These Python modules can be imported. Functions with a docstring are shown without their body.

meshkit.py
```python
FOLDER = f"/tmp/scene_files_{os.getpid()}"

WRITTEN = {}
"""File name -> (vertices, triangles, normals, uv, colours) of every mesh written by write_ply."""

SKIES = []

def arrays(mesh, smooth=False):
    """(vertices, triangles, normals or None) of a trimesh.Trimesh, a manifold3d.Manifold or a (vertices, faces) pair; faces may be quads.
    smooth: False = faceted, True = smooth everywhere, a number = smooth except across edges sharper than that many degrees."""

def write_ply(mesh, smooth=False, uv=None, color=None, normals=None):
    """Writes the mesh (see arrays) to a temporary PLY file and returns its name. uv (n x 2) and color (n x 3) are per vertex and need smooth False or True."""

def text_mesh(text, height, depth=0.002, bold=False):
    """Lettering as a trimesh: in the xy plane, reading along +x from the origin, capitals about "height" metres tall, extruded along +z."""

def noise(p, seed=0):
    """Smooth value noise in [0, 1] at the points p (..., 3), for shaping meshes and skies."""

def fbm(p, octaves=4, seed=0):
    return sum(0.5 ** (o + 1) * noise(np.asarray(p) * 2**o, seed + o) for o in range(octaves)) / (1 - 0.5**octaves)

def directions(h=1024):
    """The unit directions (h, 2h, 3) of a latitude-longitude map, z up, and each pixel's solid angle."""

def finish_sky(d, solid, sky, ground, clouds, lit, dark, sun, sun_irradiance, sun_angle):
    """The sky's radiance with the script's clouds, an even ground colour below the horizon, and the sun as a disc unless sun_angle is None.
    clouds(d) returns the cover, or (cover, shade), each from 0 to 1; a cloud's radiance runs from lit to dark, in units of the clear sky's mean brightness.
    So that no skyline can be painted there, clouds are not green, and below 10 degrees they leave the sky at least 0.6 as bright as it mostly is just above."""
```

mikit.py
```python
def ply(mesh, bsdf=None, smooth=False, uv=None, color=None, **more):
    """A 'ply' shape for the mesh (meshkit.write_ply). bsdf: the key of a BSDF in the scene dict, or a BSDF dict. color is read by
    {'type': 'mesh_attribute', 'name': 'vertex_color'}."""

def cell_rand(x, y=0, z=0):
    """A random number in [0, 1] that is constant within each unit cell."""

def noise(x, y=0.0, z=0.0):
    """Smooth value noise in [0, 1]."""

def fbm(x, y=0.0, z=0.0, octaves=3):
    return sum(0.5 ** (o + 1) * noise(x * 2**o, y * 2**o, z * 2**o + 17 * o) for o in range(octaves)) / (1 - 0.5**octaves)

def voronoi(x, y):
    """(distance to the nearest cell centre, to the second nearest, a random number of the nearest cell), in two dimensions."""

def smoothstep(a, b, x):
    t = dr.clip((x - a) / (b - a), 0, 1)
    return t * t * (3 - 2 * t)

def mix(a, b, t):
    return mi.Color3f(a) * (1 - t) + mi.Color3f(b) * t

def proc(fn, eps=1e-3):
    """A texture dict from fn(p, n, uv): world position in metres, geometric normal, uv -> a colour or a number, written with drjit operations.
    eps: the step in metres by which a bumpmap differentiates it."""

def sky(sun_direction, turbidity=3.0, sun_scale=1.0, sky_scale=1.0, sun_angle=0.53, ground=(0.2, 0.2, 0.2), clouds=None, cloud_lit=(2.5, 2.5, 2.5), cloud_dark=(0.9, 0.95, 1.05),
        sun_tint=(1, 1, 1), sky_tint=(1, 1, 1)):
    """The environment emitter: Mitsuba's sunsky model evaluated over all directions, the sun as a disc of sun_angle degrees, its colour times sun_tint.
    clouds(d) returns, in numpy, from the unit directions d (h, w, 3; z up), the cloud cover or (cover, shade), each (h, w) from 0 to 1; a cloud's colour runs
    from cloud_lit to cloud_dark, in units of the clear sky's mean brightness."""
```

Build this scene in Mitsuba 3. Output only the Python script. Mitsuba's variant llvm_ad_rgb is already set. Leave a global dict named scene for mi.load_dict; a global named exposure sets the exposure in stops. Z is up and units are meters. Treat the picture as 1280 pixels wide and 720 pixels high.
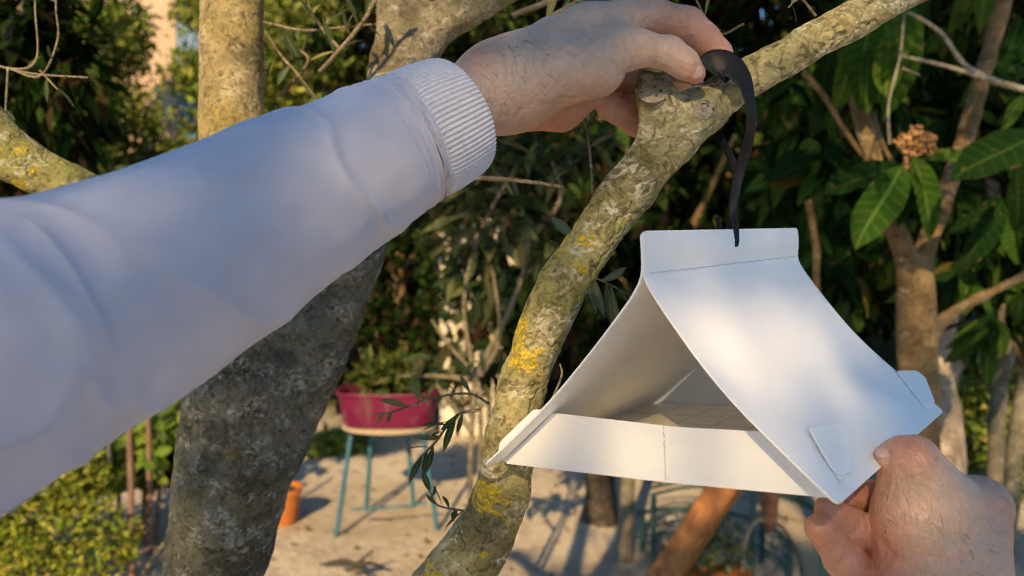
import math, random
import numpy as np, trimesh, manifold3d as m3
import mitsuba as mi, drjit as dr
import mikit, meshkit
from mikit import proc, noise, fbm, voronoi, smoothstep, mix
T = mi.ScalarTransform4f
rng = np.random.default_rng(7)
random.seed(7)

# ------------------------------------------------------------------ camera, sky, exposure
FX, PITCH = 1004.0, math.atan(60 / 1004.0)
EYE = np.array([0, 0, 1.5])
FWD = np.array([0, math.cos(PITCH), -math.sin(PITCH)])
UP = np.array([0, math.sin(PITCH), math.cos(PITCH)])
SUN = np.array([-0.20, -0.85, 0.50]); SUN = SUN / np.linalg.norm(SUN)
exposure = 2.2
scene = {
    'camera': {'type': 'thinlens', 'fov': math.degrees(2 * math.atan(640 / FX)), 'fov_axis': 'x', 'aperture_radius': 0.0022, 'focus_distance': 0.60,
               'near_clip': 0.02, 'far_clip': 200.0, 'to_world': T().look_at(origin=EYE.tolist(), target=(EYE + FWD).tolist(), up=[0, 0, 1])},
    'sky': mikit.sky(SUN.tolist(), turbidity=3.0, sun_tint=(1.0, 0.91, 0.72), sky_tint=(0.78, 1.0, 1.20), sun_scale=1.0),
}
labels = {}


def at(px, py, d):
    """The point in the garden that stands d metres ahead at photo pixel (px, py) of 1280 x 720; used to measure places off the photo."""
    return EYE + d * (FWD + np.array([1.0, 0, 0]) * (px - 640) / FX + UP * (360 - py) / FX)


def rpx(r, d): return r * d / FX


# ------------------------------------------------------------------ entries
used = set()


def numbered(key):
    k, n = key, 0
    while k in used:
        n += 1
        k = f'{key}_{n:03d}'
    used.add(k)
    return k


def thing(name, label, cat, group=None, kind=None):
    k = numbered(name)
    labels[k] = {'label': label, 'category': cat}
    if group: labels[k]['group'] = group
    if kind: labels[k]['kind'] = kind
    return k


def put(key, mesh, bsdf, smooth=False, **kw):
    scene[key] = mikit.ply(mesh, bsdf, smooth, **kw)
    return key


def part(parent, name, mesh, bsdf, smooth=False, label=None, kind=None, **kw):
    k = numbered(parent + '__' + name)
    put(k, mesh, bsdf, smooth, **kw)
    if label or kind:
        labels[k] = {}
        if label: labels[k]['label'] = label
        if kind: labels[k]['kind'] = kind
    return k


def one(name, mesh, bsdf, label, cat, smooth=False, group=None, kind=None, **kw):
    k = thing(name, label, cat, group, kind)
    put(k, mesh, bsdf, smooth, **kw)
    return k


def structure(name, mesh, bsdf, smooth=False, **kw):
    k = numbered(name)
    put(k, mesh, bsdf, smooth, **kw)
    labels[k] = {'kind': 'structure'}
    return k


# ------------------------------------------------------------------ mesh helpers
def unit(v):
    v = np.asarray(v, float)
    return v / (np.linalg.norm(v, axis=-1, keepdims=True) + 1e-12)


def A_(*v): return np.array(v, float)


def spline(pts, n):
    """Catmull-Rom through rows of any width."""
    p = np.asarray(pts, float)
    q = np.vstack([2 * p[0] - p[1], p, 2 * p[-1] - p[-2]])
    s = np.linspace(0, len(p) - 1 - 1e-9, n)
    i = s.astype(int); t = (s - i)[:, None]
    a, b, c, d = q[i], q[i + 1], q[i + 2], q[i + 3]
    return 0.5 * (2 * b + (c - a) * t + (2 * a - 5 * b + 4 * c - d) * t * t + (3 * b - a - 3 * c + d) * t ** 3)


def frames(p):
    t = unit(np.gradient(p, axis=0))
    a = np.cross(t[0], [0.3, 0.2, 0.93]); a /= np.linalg.norm(a)
    A = [a]
    for k in range(1, len(p)):
        a = A[-1] - t[k] * (A[-1] @ t[k])
        A.append(a / np.linalg.norm(a))
    A = np.array(A)
    return t, A, np.cross(t, A)


def grid_faces(nr, nc, wrap):
    i, j = np.meshgrid(np.arange(nr - 1), np.arange(nc if wrap else nc - 1), indexing='ij')
    j2 = (j + 1) % nc
    q = np.stack([i * nc + j, i * nc + j2, (i + 1) * nc + j2, (i + 1) * nc + j], -1).reshape(-1, 4)
    return np.vstack([q[:, [0, 1, 2]], q[:, [0, 2, 3]]])


def tube(pts, radii, n=24, sides=8, bump=0.0, scale=30.0, caps=True, fn=None):
    """Tapered limb through pts; radii per point; surface noise of height bump (share of the radius)."""
    pr = spline(np.c_[np.asarray(pts, float), np.broadcast_to(radii, (len(pts),))], n)
    p, r = pr[:, :3], np.maximum(pr[:, 3], 1e-4)
    t, A, B = frames(p)
    ang = np.arange(sides) * 2 * np.pi / sides
    dirs = np.cos(ang)[None, :, None] * A[:, None] + np.sin(ang)[None, :, None] * B[:, None]
    R = np.broadcast_to(r[:, None], (n, sides)).copy()
    if bump:
        R *= 1 + bump * 2 * (meshkit.fbm((p[:, None] + dirs * r[:, None, None]) * scale, 3) - 0.5)
    if fn is not None: R = fn(R, np.linspace(0, 1, n)[:, None], ang[None])
    v = (p[:, None] + dirs * R[..., None]).reshape(-1, 3)
    f = grid_faces(n, sides, True)
    if caps:
        v = np.vstack([v, p[0], p[-1]])
        j = np.arange(sides); j2 = (j + 1) % sides
        f = np.vstack([f, np.stack([j2, j, j * 0 + n * sides], 1), np.stack([(n - 1) * sides + j, (n - 1) * sides + j2, j * 0 + n * sides + 1], 1)])
    return trimesh.Trimesh(v, f, process=False)


def join(ms): return trimesh.util.concatenate(list(ms))


def box(size, center=(0, 0, 0), bevel=0.0, M=None):
    s = np.asarray(size, float) / 2
    if bevel:
        c = np.array([[x, y, z] for x in (-1, 1) for y in (-1, 1) for z in (-1, 1)]) * s
        pts = []
        for k in range(3):
            q = c.copy(); q -= np.sign(q) * bevel; q[:, k] += np.sign(c[:, k]) * bevel
            pts.append(q)
        m = trimesh.convex.convex_hull(np.vstack(pts))
    else:
        m = trimesh.creation.box(2 * s)
    if M is not None: m.apply_transform(M)
    m.apply_translation(center)
    return m


def basis(x, y, z, o):
    M = np.eye(4); M[:3, 0], M[:3, 1], M[:3, 2], M[:3, 3] = x, y, z, o
    return M


def beam(a, b, w, h, upv=(0, 0, 1), bevel=0.004):
    a, b = np.asarray(a, float), np.asarray(b, float)
    x = unit(b - a); y = unit(np.cross(upv, x)); z = np.cross(x, y)
    m = box((np.linalg.norm(b - a), w, h), bevel=bevel)
    m.apply_transform(basis(x, y, z, (a + b) / 2))
    return m


# ---- signed distance bodies
def bone(p, a, b, ra, rb):
    ab = b - a
    t = np.clip((p - a) @ ab / (ab @ ab + 1e-12), 0, 1)
    return np.linalg.norm(p - a - t[:, None] * ab, axis=1) - (ra + t * (rb - ra))


def smin(a, b, k):
    h = np.clip(0.5 + 0.5 * (b - a) / k, 0, 1)
    return b + (a - b) * h - k * h * (1 - h)


def surface_nets(F, origin, h):
    S = F < 0
    nx, ny, nz = F.shape
    cnt = np.zeros((nx - 1, ny - 1, nz - 1), np.int8)
    for a in (0, 1):
        for b in (0, 1):
            for c in (0, 1):
                cnt += S[a:nx - 1 + a, b:ny - 1 + b, c:nz - 1 + c]
    act = (cnt > 0) & (cnt < 8)
    I = np.argwhere(act)
    idx = np.full(act.shape, -1, np.int32); idx[act] = np.arange(len(I))
    acc, num = np.zeros((len(I), 3)), np.zeros(len(I))
    cs = [np.array(c) for c in np.ndindex(2, 2, 2)]
    val = {tuple(c): F[I[:, 0] + c[0], I[:, 1] + c[1], I[:, 2] + c[2]] for c in cs}
    for c in cs:
        for k in range(3):
            if c[k] == 0:
                e = c.copy(); e[k] = 1
                va, vb = val[tuple(c)], val[tuple(e)]
                x = (va < 0) != (vb < 0)
                t = np.where(x, va / np.where(x, va - vb, 1), 0)
                q = np.broadcast_to(c, (len(I), 3)).astype(float).copy(); q[:, k] = t
                acc += q * x[:, None]; num += x
    V = (I + acc / num[:, None]) * h + origin
    faces = []
    for k in range(3):
        sl = [slice(1, n - 1) for n in F.shape]
        a, b = S.copy(), None
        lo = [slice(1, -1)] * 3; hi = [slice(1, -1)] * 3
        lo[k] = slice(0, -1); hi[k] = slice(1, None)
        A, B = S[tuple(lo)], S[tuple(hi)]
        E = np.argwhere(A != B)
        flip = A[tuple(E.T)]
        off = [1, 1, 1]; off[k] = 0
        E = E + off
        u, w = [(1, 2), (2, 0), (0, 1)][k]
        quad = []
        for du, dw in ((-1, -1), (0, -1), (0, 0), (-1, 0)):
            c = E.copy(); c[:, u] += du; c[:, w] += dw
            quad.append(idx[c[:, 0], c[:, 1], c[:, 2]])
        q = np.stack(quad, 1)
        q = np.where(flip[:, None], q, q[:, ::-1])
        q = q[(q >= 0).all(1)]
        faces.append(q)
    q = np.vstack(faces)
    return trimesh.Trimesh(V, np.vstack([q[:, [0, 1, 2]], q[:, [0, 2, 3]]]), process=False)


def sdf_mesh(fn, lo, hi, h, amp=0.0, c=6):
    lo = np.asarray(lo, float)
    N = np.ceil((np.asarray(hi) - lo) / (h * c)).astype(int) + 1
    ctr = np.stack(np.meshgrid(*[(np.arange(n) + 0.5) * c * h for n in N], indexing='ij'), -1).reshape(-1, 3) + lo
    Fc = fn(ctr)
    act = np.abs(Fc) < c * h * 1.15 + amp
    F = np.repeat(np.repeat(np.repeat(np.where(Fc < 0, -1, 1).reshape(N).astype(np.float32), c, 0), c, 1), c, 2)
    base = np.argwhere(act.reshape(N)) * c
    off = np.array(list(np.ndindex(c, c, c)))
    for k in range(0, len(base), 1500):
        g = (base[k:k + 1500, None] + off).reshape(-1, 3)
        F[g[:, 0], g[:, 1], g[:, 2]] = fn(g * h + lo)
    return surface_nets(F, lo, h)


def chain_sdf(segs, k):
    """segs: list of (a, b, ra, rb); one smooth union."""
    def f(p):
        d = bone(p, *segs[0])
        for s in segs[1:]: d = smin(d, bone(p, *s), k)
        return d
    return f


def bounds(segs, pad):
    P = np.vstack([[s[0] - s[2], s[0] + s[2], s[1] - s[3], s[1] + s[3]] for s in segs])
    return P.min(0) - pad, P.max(0) + pad


def limb_segs(pts, radii, n):
    pr = spline(np.c_[np.asarray(pts, float), radii], n)
    return [(pr[k, :3], pr[k + 1, :3], pr[k, 3], pr[k + 1, 3]) for k in range(n - 1)]


# ---- leaves
def leaf_shape(nl, nc, width, tip=1.0, rib=0.0, fold=0.15, droop=0.2, veins=9, base=0.6):
    """A leaf of length 1 along +y, face up +z; returns (vertices, triangles, uv)."""
    y = np.linspace(0, 1, nl + 1); u = np.linspace(-1, 1, nc + 1)
    prof = np.maximum((y ** base) * (1 - y ** (2.2 * tip)) , 0); prof /= prof.max()
    prof = np.maximum(prof, 0.02)
    Y, U = np.meshgrid(y, u, indexing='ij')
    X = U * prof[:, None] * width / 2
    Z = fold * np.abs(X) - droop * Y ** 2
    if rib:
        ph = Y * veins - np.abs(U) * 1.1
        Z = Z + rib * (np.abs((ph % 1) - 0.5) * 2 - 0.5) * np.minimum(np.abs(U) * 3, 1) * (1 - np.abs(U) * 0.4) * prof[:, None]
    v = np.stack([X, Y, Z], -1).reshape(-1, 3)
    return v, grid_faces(nl + 1, nc + 1, False), np.stack([U * 0.5 + 0.5, Y], -1).reshape(-1, 2)


def leaf_mats(pos, dirs, up, size):
    d = unit(dirs); s = unit(np.cross(d, up)); n = np.cross(s, d)
    return pos, np.stack([s, d, n], -1) * np.asarray(size)[:, None, None]


def leaf_cloud(tpl, pos, dirs, up, size, colors):
    v, f, _ = tpl
    p, R = leaf_mats(pos, dirs, up, size)
    V = np.einsum('nij,kj->nki', R, v) + p[:, None]
    F = f[None] + (np.arange(len(p)) * len(v))[:, None, None]
    C = np.repeat(colors[:, None], len(v), 1)
    return (V.reshape(-1, 3), F.reshape(-1, 3)), C.reshape(-1, 3)


def rnd_dir(n): return unit(rng.normal(size=(n, 3)))


def palette(n, cols, jitter=0.25):
    cols = np.asarray(cols, float)
    c = cols[rng.integers(0, len(cols), n)]
    return np.clip(c * (1 + jitter * rng.normal(size=(n, 1))) * (1 + 0.08 * rng.normal(size=(n, 3))), 0.004, 0.9)


def blob_points(blobs, n, clump=0.0, seed=0, shell=0.5):
    """Points in ellipsoids (center, radii), thinned by clump noise so that gaps show."""
    out = []
    w = np.array([np.prod(b[1]) ** 0.67 for b in blobs]); w = w / w.sum()
    for b, ww in zip(blobs, w):
        m = int(n * ww) + 1
        got = []
        tries = 0
        while sum(map(len, got)) < m and tries < 12:
            q = rnd_dir(m * 2) * (rng.random((m * 2, 1)) ** shell)
            p = q * b[1] + b[0]
            if clump:
                k = meshkit.fbm(p / clump, 2, seed)
                p = p[k + 0.12 * rng.random(len(p)) > 0.52]
            got.append(p); tries += 1
        out.append(np.vstack(got)[:m])
    return np.vstack(out)


def crown(parent, name, tpl, blobs, n, size, cols, clump=0.5, seed=0, mat='leaf_matte', down=0.3, label=None, kind=None, keep=None, out=0.6):
    p = blob_points(blobs, n, clump, seed)
    if keep is not None: p = p[keep(p)]
    c = np.mean([b[0] for b in blobs], 0)
    d = unit(rnd_dir(len(p)) + out * unit(p - c) + [0, 0, -down])
    upv = unit(rnd_dir(len(p)) * 0.7 + [0, -0.3, 1.0])
    m, col = leaf_cloud(tpl, p, d, upv, size * (0.65 + 0.7 * rng.random(len(p))), palette(len(p), cols))
    if parent is None: return m, col
    return part(parent, name, m, mat, color=col, label=label, kind=kind)


# ------------------------------------------------------------------ materials
def rgb(*c): return {'type': 'rgb', 'value': list(c)}


def mat(key, d): scene[key] = d


def plain(key, color, rough=0.6, metallic=0.0, spec=0.4, **kw):
    mat(key, {'type': 'twosided', 'b': {'type': 'principled', 'base_color': color if isinstance(color, dict) else rgb(*color), 'roughness': rough, 'metallic': metallic, 'specular': spec, **kw}})


VC = {'type': 'mesh_attribute', 'name': 'vertex_color'}
mat('leaf_matte', {'type': 'principledthin', 'base_color': VC, 'roughness': 0.55, 'diff_trans': 0.7, 'eta': 1.2})
mat('leaf_gloss', {'type': 'principledthin', 'base_color': VC, 'roughness': 0.35, 'diff_trans': 0.5, 'eta': 1.3})


def big_leaf(lo, hi, vein):
    def f(p, n, uv):
        u = dr.abs(uv.x - 0.5) * 2
        v = uv.y
        ph = v * 9 - u * 1.1
        w = dr.abs(ph - dr.floor(ph) - 0.5) * 2
        side = smoothstep(0.78, 0.98, w) * 0.36
        mid = 1 - smoothstep(0.03, 0.09, u)
        c = mix(lo, hi, fbm(p.x * 25, p.y * 25, p.z * 25) )
        c = mix(c, vein, dr.maximum(side, mid * 0.7))
        sp = smoothstep(0.74, 0.82, fbm(p.x * 45, p.y * 45, p.z * 45 + 5, 4) + 0.12 * smoothstep(0.75, 1.0, u))
        return mix(c, (.16, .09, .035), sp * 0.8)
    return f


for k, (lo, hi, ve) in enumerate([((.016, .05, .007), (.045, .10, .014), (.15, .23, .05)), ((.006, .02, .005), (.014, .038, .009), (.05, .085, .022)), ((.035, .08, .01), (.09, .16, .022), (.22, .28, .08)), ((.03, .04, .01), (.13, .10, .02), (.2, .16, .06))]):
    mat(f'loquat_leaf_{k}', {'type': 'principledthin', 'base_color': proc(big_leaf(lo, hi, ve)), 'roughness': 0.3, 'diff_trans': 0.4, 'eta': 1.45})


def olive_leaf(lo, hi):
    def f(p, n, uv):
        mid = 1 - smoothstep(0.04, 0.16, dr.abs(uv.x - 0.5) * 2)
        return mix(mix(lo, hi, noise(p.x * 40, p.y * 40, p.z * 40)), (.3, .34, .16), mid * 0.6)
    return f


for k, (lo, hi) in enumerate([((.05, .075, .03), (.1, .13, .06)), ((.1, .12, .06), (.2, .22, .13)), ((.16, .15, .05), (.3, .26, .1))]):
    mat(f'olive_leaf_{k}', {'type': 'principledthin', 'base_color': proc(olive_leaf(lo, hi)), 'roughness': 0.45, 'diff_trans': 0.5, 'eta': 1.4})
for k, (lo, hi) in enumerate([((.09, .17, .02), (.19, .29, .04)), ((.2, .27, .03), (.33, .38, .06)), ((.04, .085, .015), (.08, .13, .02))]):
    mat(f'bush_leaf_{k}', {'type': 'principledthin', 'base_color': proc(olive_leaf(lo, hi)), 'roughness': 0.4, 'diff_trans': 0.6, 'eta': 1.4})


def bark(dark, mid, pale, moss, mossy, lichen=0.0, sc=1.0):
    dark = mi.Color3f(dark)

    def f(p, n, uv):
        x0, y0, z0 = p.x * sc, p.y * sc, p.z * sc
        wa, wb, wc = (0.016 * (fbm(x0 * 70 + o, y0 * 70, z0 * 70 + o, 3) - 0.5) for o in (0, 7, 19))
        x, y, z = x0 + wa, y0 + wb, z0 + wc
        grain = fbm(x * 250, y * 250, z * 250, 3)
        fine = noise(x0 * 620, y0 * 620, z0 * 620)
        c = mix(dark, mid, smoothstep(0.22, 0.68, fbm(x * 30, y * 30, z * 22, 5)))
        c = mix(c, moss, mossy * smoothstep(0.35, 0.7, fbm(x * 10 + 5, y * 10, z * 10, 4)) * (0.5 + 0.7 * grain))
        pv = smoothstep(0.47, 0.66, fbm(x * 48 + 9, y * 48, z * 48, 5))
        c = mix(c, pale, pv * smoothstep(0.40, 0.62, grain) * 0.9)
        rid = 1 - dr.abs(2 * fbm(x * 60 + 3, y * 60, z * 30 + 1, 4) - 1)
        c = mix(c, dark * 0.45, smoothstep(0.92, 0.99, rid) * 0.45)
        c = mix(c, dark * 0.5, smoothstep(0.60, 0.75, fbm(x * 150 + 40, y * 150, z * 150, 3)) * 0.7)
        if lichen:
            left = smoothstep(-0.75, 0.25, -n.x - 0.2 * n.y)
            big = smoothstep(0.44, 0.60, fbm(x0 * 17 + 2, y0 * 17, z0 * 17 + 9, 3)) * left
            l = fbm(x * 42 + 31, y * 42 + 3, z * 42, 5)
            g = smoothstep(0.70 - 0.19 * big, 0.77 - 0.19 * big, l) * smoothstep(0.42, 0.62, fbm(x * 210, y * 210, z * 210, 3) + 0.10 * big)
            c = mix(c, mix((.30, .22, .02), (.58, .42, .04), fine), g * lichen)
        return c * (0.45 + 0.65 * grain + 0.45 * fine)
    return f


def bark_bump(sc=1.0):
    def f(p, n, uv):
        x, y, z = p.x * sc, p.y * sc, p.z * sc
        return 1.2 * fbm(x * 80, y * 80, z * 60, 4) + 0.6 * fbm(x * 300, y * 300, z * 300, 2) - 0.5 * smoothstep(0.9, 0.99, 1 - dr.abs(2 * fbm(x * 60 + 3, y * 60, z * 30 + 1, 4) - 1))
    return f


def bark_mat(key, fn, bump=0.0012, sc=1.0):
    mat(key, {'type': 'bumpmap', 't': proc(bark_bump(sc), 4e-4), 'scale': bump, 'b': {'type': 'twosided', 'b': {'type': 'principled', 'base_color': proc(fn), 'roughness': 0.85, 'specular': 0.25}}})


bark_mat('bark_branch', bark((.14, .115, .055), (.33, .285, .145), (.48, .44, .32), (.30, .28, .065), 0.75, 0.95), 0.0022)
bark_mat('bark_stem', bark((.13, .10, .045), (.30, .235, .11), (.37, .32, .20), (.30, .23, .06), 0.8), 0.0012, 0.7)  # paler upper bark, also brightened and warmed in colour for the sunlight on it
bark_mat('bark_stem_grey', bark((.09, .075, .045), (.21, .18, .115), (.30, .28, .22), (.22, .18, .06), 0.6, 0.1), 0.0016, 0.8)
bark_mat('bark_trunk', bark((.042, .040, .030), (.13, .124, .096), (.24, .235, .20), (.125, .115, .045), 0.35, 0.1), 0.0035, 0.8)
bark_mat('bark_loquat', bark((.10, .065, .03), (.22, .145, .065), (.28, .20, .11), (.17, .11, .045), 0.4, 0.0, 0.6), 0.001, 0.5)
bark_mat('bark_grey', bark((.10, .085, .06), (.22, .18, .13), (.34, .29, .22), (.15, .15, .07), 0.5, 0.0, 0.6), 0.002, 0.4)
bark_mat('bark_pale', bark((.22, .17, .12), (.42, .33, .25), (.5, .42, .34), (.3, .24, .17), 0.4, 0.0, 0.5), 0.002, 0.4)
bark_mat('twig', bark((.10, .08, .05), (.20, .16, .10), (.32, .28, .2), (.2, .17, .07), 0.4), 0.0004)
bark_mat('twig_pale', bark((.22, .18, .12), (.36, .30, .21), (.45, .4, .3), (.3, .26, .14), 0.4), 0.0004)
bark_mat('twig_mid', bark((.14, .11, .07), (.26, .21, .14), (.32, .28, .2), (.2, .17, .07), 0.4), 0.0004)
bark_mat('dead_wood', bark((.03, .025, .02), (.08, .06, .045), (.14, .11, .08), (.06, .05, .03), 0.3), 0.002)


def cut_wood(p, n, uv):
    a = fbm(p.x * 150, p.y * 150, p.z * 150, 3)
    return mix(mix((.20, .165, .12), (.46, .40, .31), a), (.07, .055, .04), smoothstep(.62, .72, fbm(p.x * 260, p.y * 260, p.z * 260, 3))) * (0.75 + 0.4 * noise(p.x * 700, p.y * 700, p.z * 700))


plain('cut_wood', proc(cut_wood), 0.9)


def sand(p, n, uv):
    a = fbm(p.x * 1.7, p.y * 1.7, 0, 4); b = fbm(p.x * 14, p.y * 14, 3, 3); c = noise(p.x * 160, p.y * 160, 1)
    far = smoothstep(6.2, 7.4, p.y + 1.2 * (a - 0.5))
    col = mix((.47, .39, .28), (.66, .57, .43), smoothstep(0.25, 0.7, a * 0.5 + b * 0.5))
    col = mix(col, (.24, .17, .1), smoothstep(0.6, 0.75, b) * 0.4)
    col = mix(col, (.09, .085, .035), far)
    return col * (0.78 + 0.4 * c)


mat('sand', {'type': 'bumpmap', 't': proc(lambda p, n, uv: fbm(p.x * 45, p.y * 45, 0, 3), 2e-3), 'scale': 0.006, 'b': {'type': 'twosided', 'b': {'type': 'diffuse', 'reflectance': proc(sand)}}})

mat('skin', {'type': 'bumpmap', 't': proc(lambda p, n, uv: fbm(p.x * 700, p.y * 700, p.z * 700, 2) + 2.4 * fbm(p.x * 420, p.y * 190, p.z * 140, 3) - .8 * smoothstep(.88, .98, 1 - dr.abs(2 * fbm(p.x * 260, p.y * 120, p.z * 90, 3) - 1)), 3e-4), 'scale': 0.00045,
             'b': {'type': 'twosided', 'b': {'type': 'principled', 'base_color': VC, 'roughness': 0.42, 'specular': 0.45, 'sheen': 0.15, 'sheen_tint': 0.5}}})
plain('nail', (.50, .32, .26), 0.32, spec=0.45)
plain('arm_hair', (.19, .13, .09), 0.5)


def knit(p, n, uv):
    return dr.sin(uv.x * 2 * np.pi * 150) * 0.5 + dr.sin(uv.y * 2 * np.pi * 330) * 0.35 + 0.6 * noise(p.x * 900, p.y * 900, p.z * 900)


mat('sweater', {'type': 'bumpmap', 't': proc(knit, 4e-4), 'scale': 0.0006,
                'b': {'type': 'twosided', 'b': {'type': 'principled', 'base_color': proc(lambda p, n, uv: mix((.46, .46, .55), (.54, .54, .62), fbm(p.x * 60, p.y * 60, p.z * 60, 2))), 'roughness': 0.9, 'sheen': 0.3, 'specular': 0.1}}})
plain('cuff_knit', proc(lambda p, n, uv: mix((.50, .50, .56), (.62, .61, .66), noise(p.x * 500, p.y * 500, p.z * 500))), 0.95, spec=0.1, sheen=0.3)


def card(p, n, uv):
    return mix((.78, .78, .77), (.84, .84, .83), fbm(p.x * 30, p.y * 30, p.z * 30, 3)) * (0.97 + 0.04 * noise(p.x * 900, p.y * 900, p.z * 900))


mat('card', {'type': 'twosided', 'b': {'type': 'principled', 'base_color': proc(card), 'roughness': 0.42, 'specular': 0.4}})
plain('black_plastic', proc(lambda p, n, uv: mix((.006, .006, .007), (.012, .012, .013), noise(p.x * 300, p.y * 300, p.z * 300))), 0.45, spec=0.25)
plain('teal_metal', proc(lambda p, n, uv: mix((.022, .09, .13), (.05, .17, .22), fbm(p.x * 20, p.y * 20, p.z * 20))), 0.45)
plain('dark_teal', proc(lambda p, n, uv: mix((.02, .06, .06), (.05, .12, .11), fbm(p.x * 30, p.y * 30, p.z * 30))), 0.5)
plain('pink_plastic', proc(lambda p, n, uv: mix(mix((.11, .003, .032), (.16, .005, .045), fbm(p.x * 12, p.y * 12, p.z * 12)), (.16, .10, .08), smoothstep(.5, .8, fbm(p.x * 30, p.y * 30, p.z * 9, 4)) * .6)), 0.5)
plain('terracotta', proc(lambda p, n, uv: mix((.46, .13, .025), (.56, .19, .04), fbm(p.x * 25, p.y * 25, p.z * 25))), 0.8)
plain('pale_wood', proc(lambda p, n, uv: mix((.38, .28, .18), (.5, .39, .26), fbm(p.x * 60, p.y * 8, p.z * 60))), 0.7)


def beam_wood(p, n, uv):
    g = fbm(p.x * 40, p.y * 40, p.z * 9, 4)
    return mix((.26, .085, .018), (.46, .17, .035), smoothstep(0.3, 0.7, g))


plain('beam_wood', proc(beam_wood), 0.6)
plain('rust', proc(lambda p, n, uv: mix((.10, .045, .025), (.30, .13, .06), fbm(p.x * 60, p.y * 60, p.z * 60))), 0.85)
plain('stake_red', proc(lambda p, n, uv: mix((.12, .065, .045), (.30, .18, .125), fbm(p.x * 80, p.y * 80, p.z * 14))), 0.8)
plain('stake_grey', proc(lambda p, n, uv: mix((.10, .10, .10), (.22, .21, .20), fbm(p.x * 80, p.y * 80, p.z * 14))), 0.7)
plain('hoop', proc(lambda p, n, uv: mix((.26, .19, .11), (.4, .31, .19), fbm(p.x * 80, p.y * 80, p.z * 80))), 0.6)
plain('render_wall', proc(lambda p, n, uv: mix((.62, .52, .38), (.78, .69, .55), fbm(p.x * 3, p.y * 3, p.z * 3, 4))), 0.9)
plain('house_wall', proc(lambda p, n, uv: mix((.52, .36, .24), (.64, .47, .34), fbm(p.x * 3, p.y * 3, p.z * 3, 4))), 0.9)
plain('white_wall', proc(lambda p, n, uv: mix((.62, .6, .55), (.75, .73, .69), fbm(p.x * 4, p.y * 4, p.z * 4, 4))), 0.9)
plain('blue_paint', (.12, .22, .36), 0.5)
plain('roof_tile', proc(lambda p, n, uv: mix((.35, .14, .07), (.5, .24, .14), fbm(p.x * 9, p.y * 9, p.z * 9, 3))), 0.85)
plain('window_glass', (.03, .04, .05), 0.08, spec=0.6)
plain('soil', (.05, .035, .022), 0.95)
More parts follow.
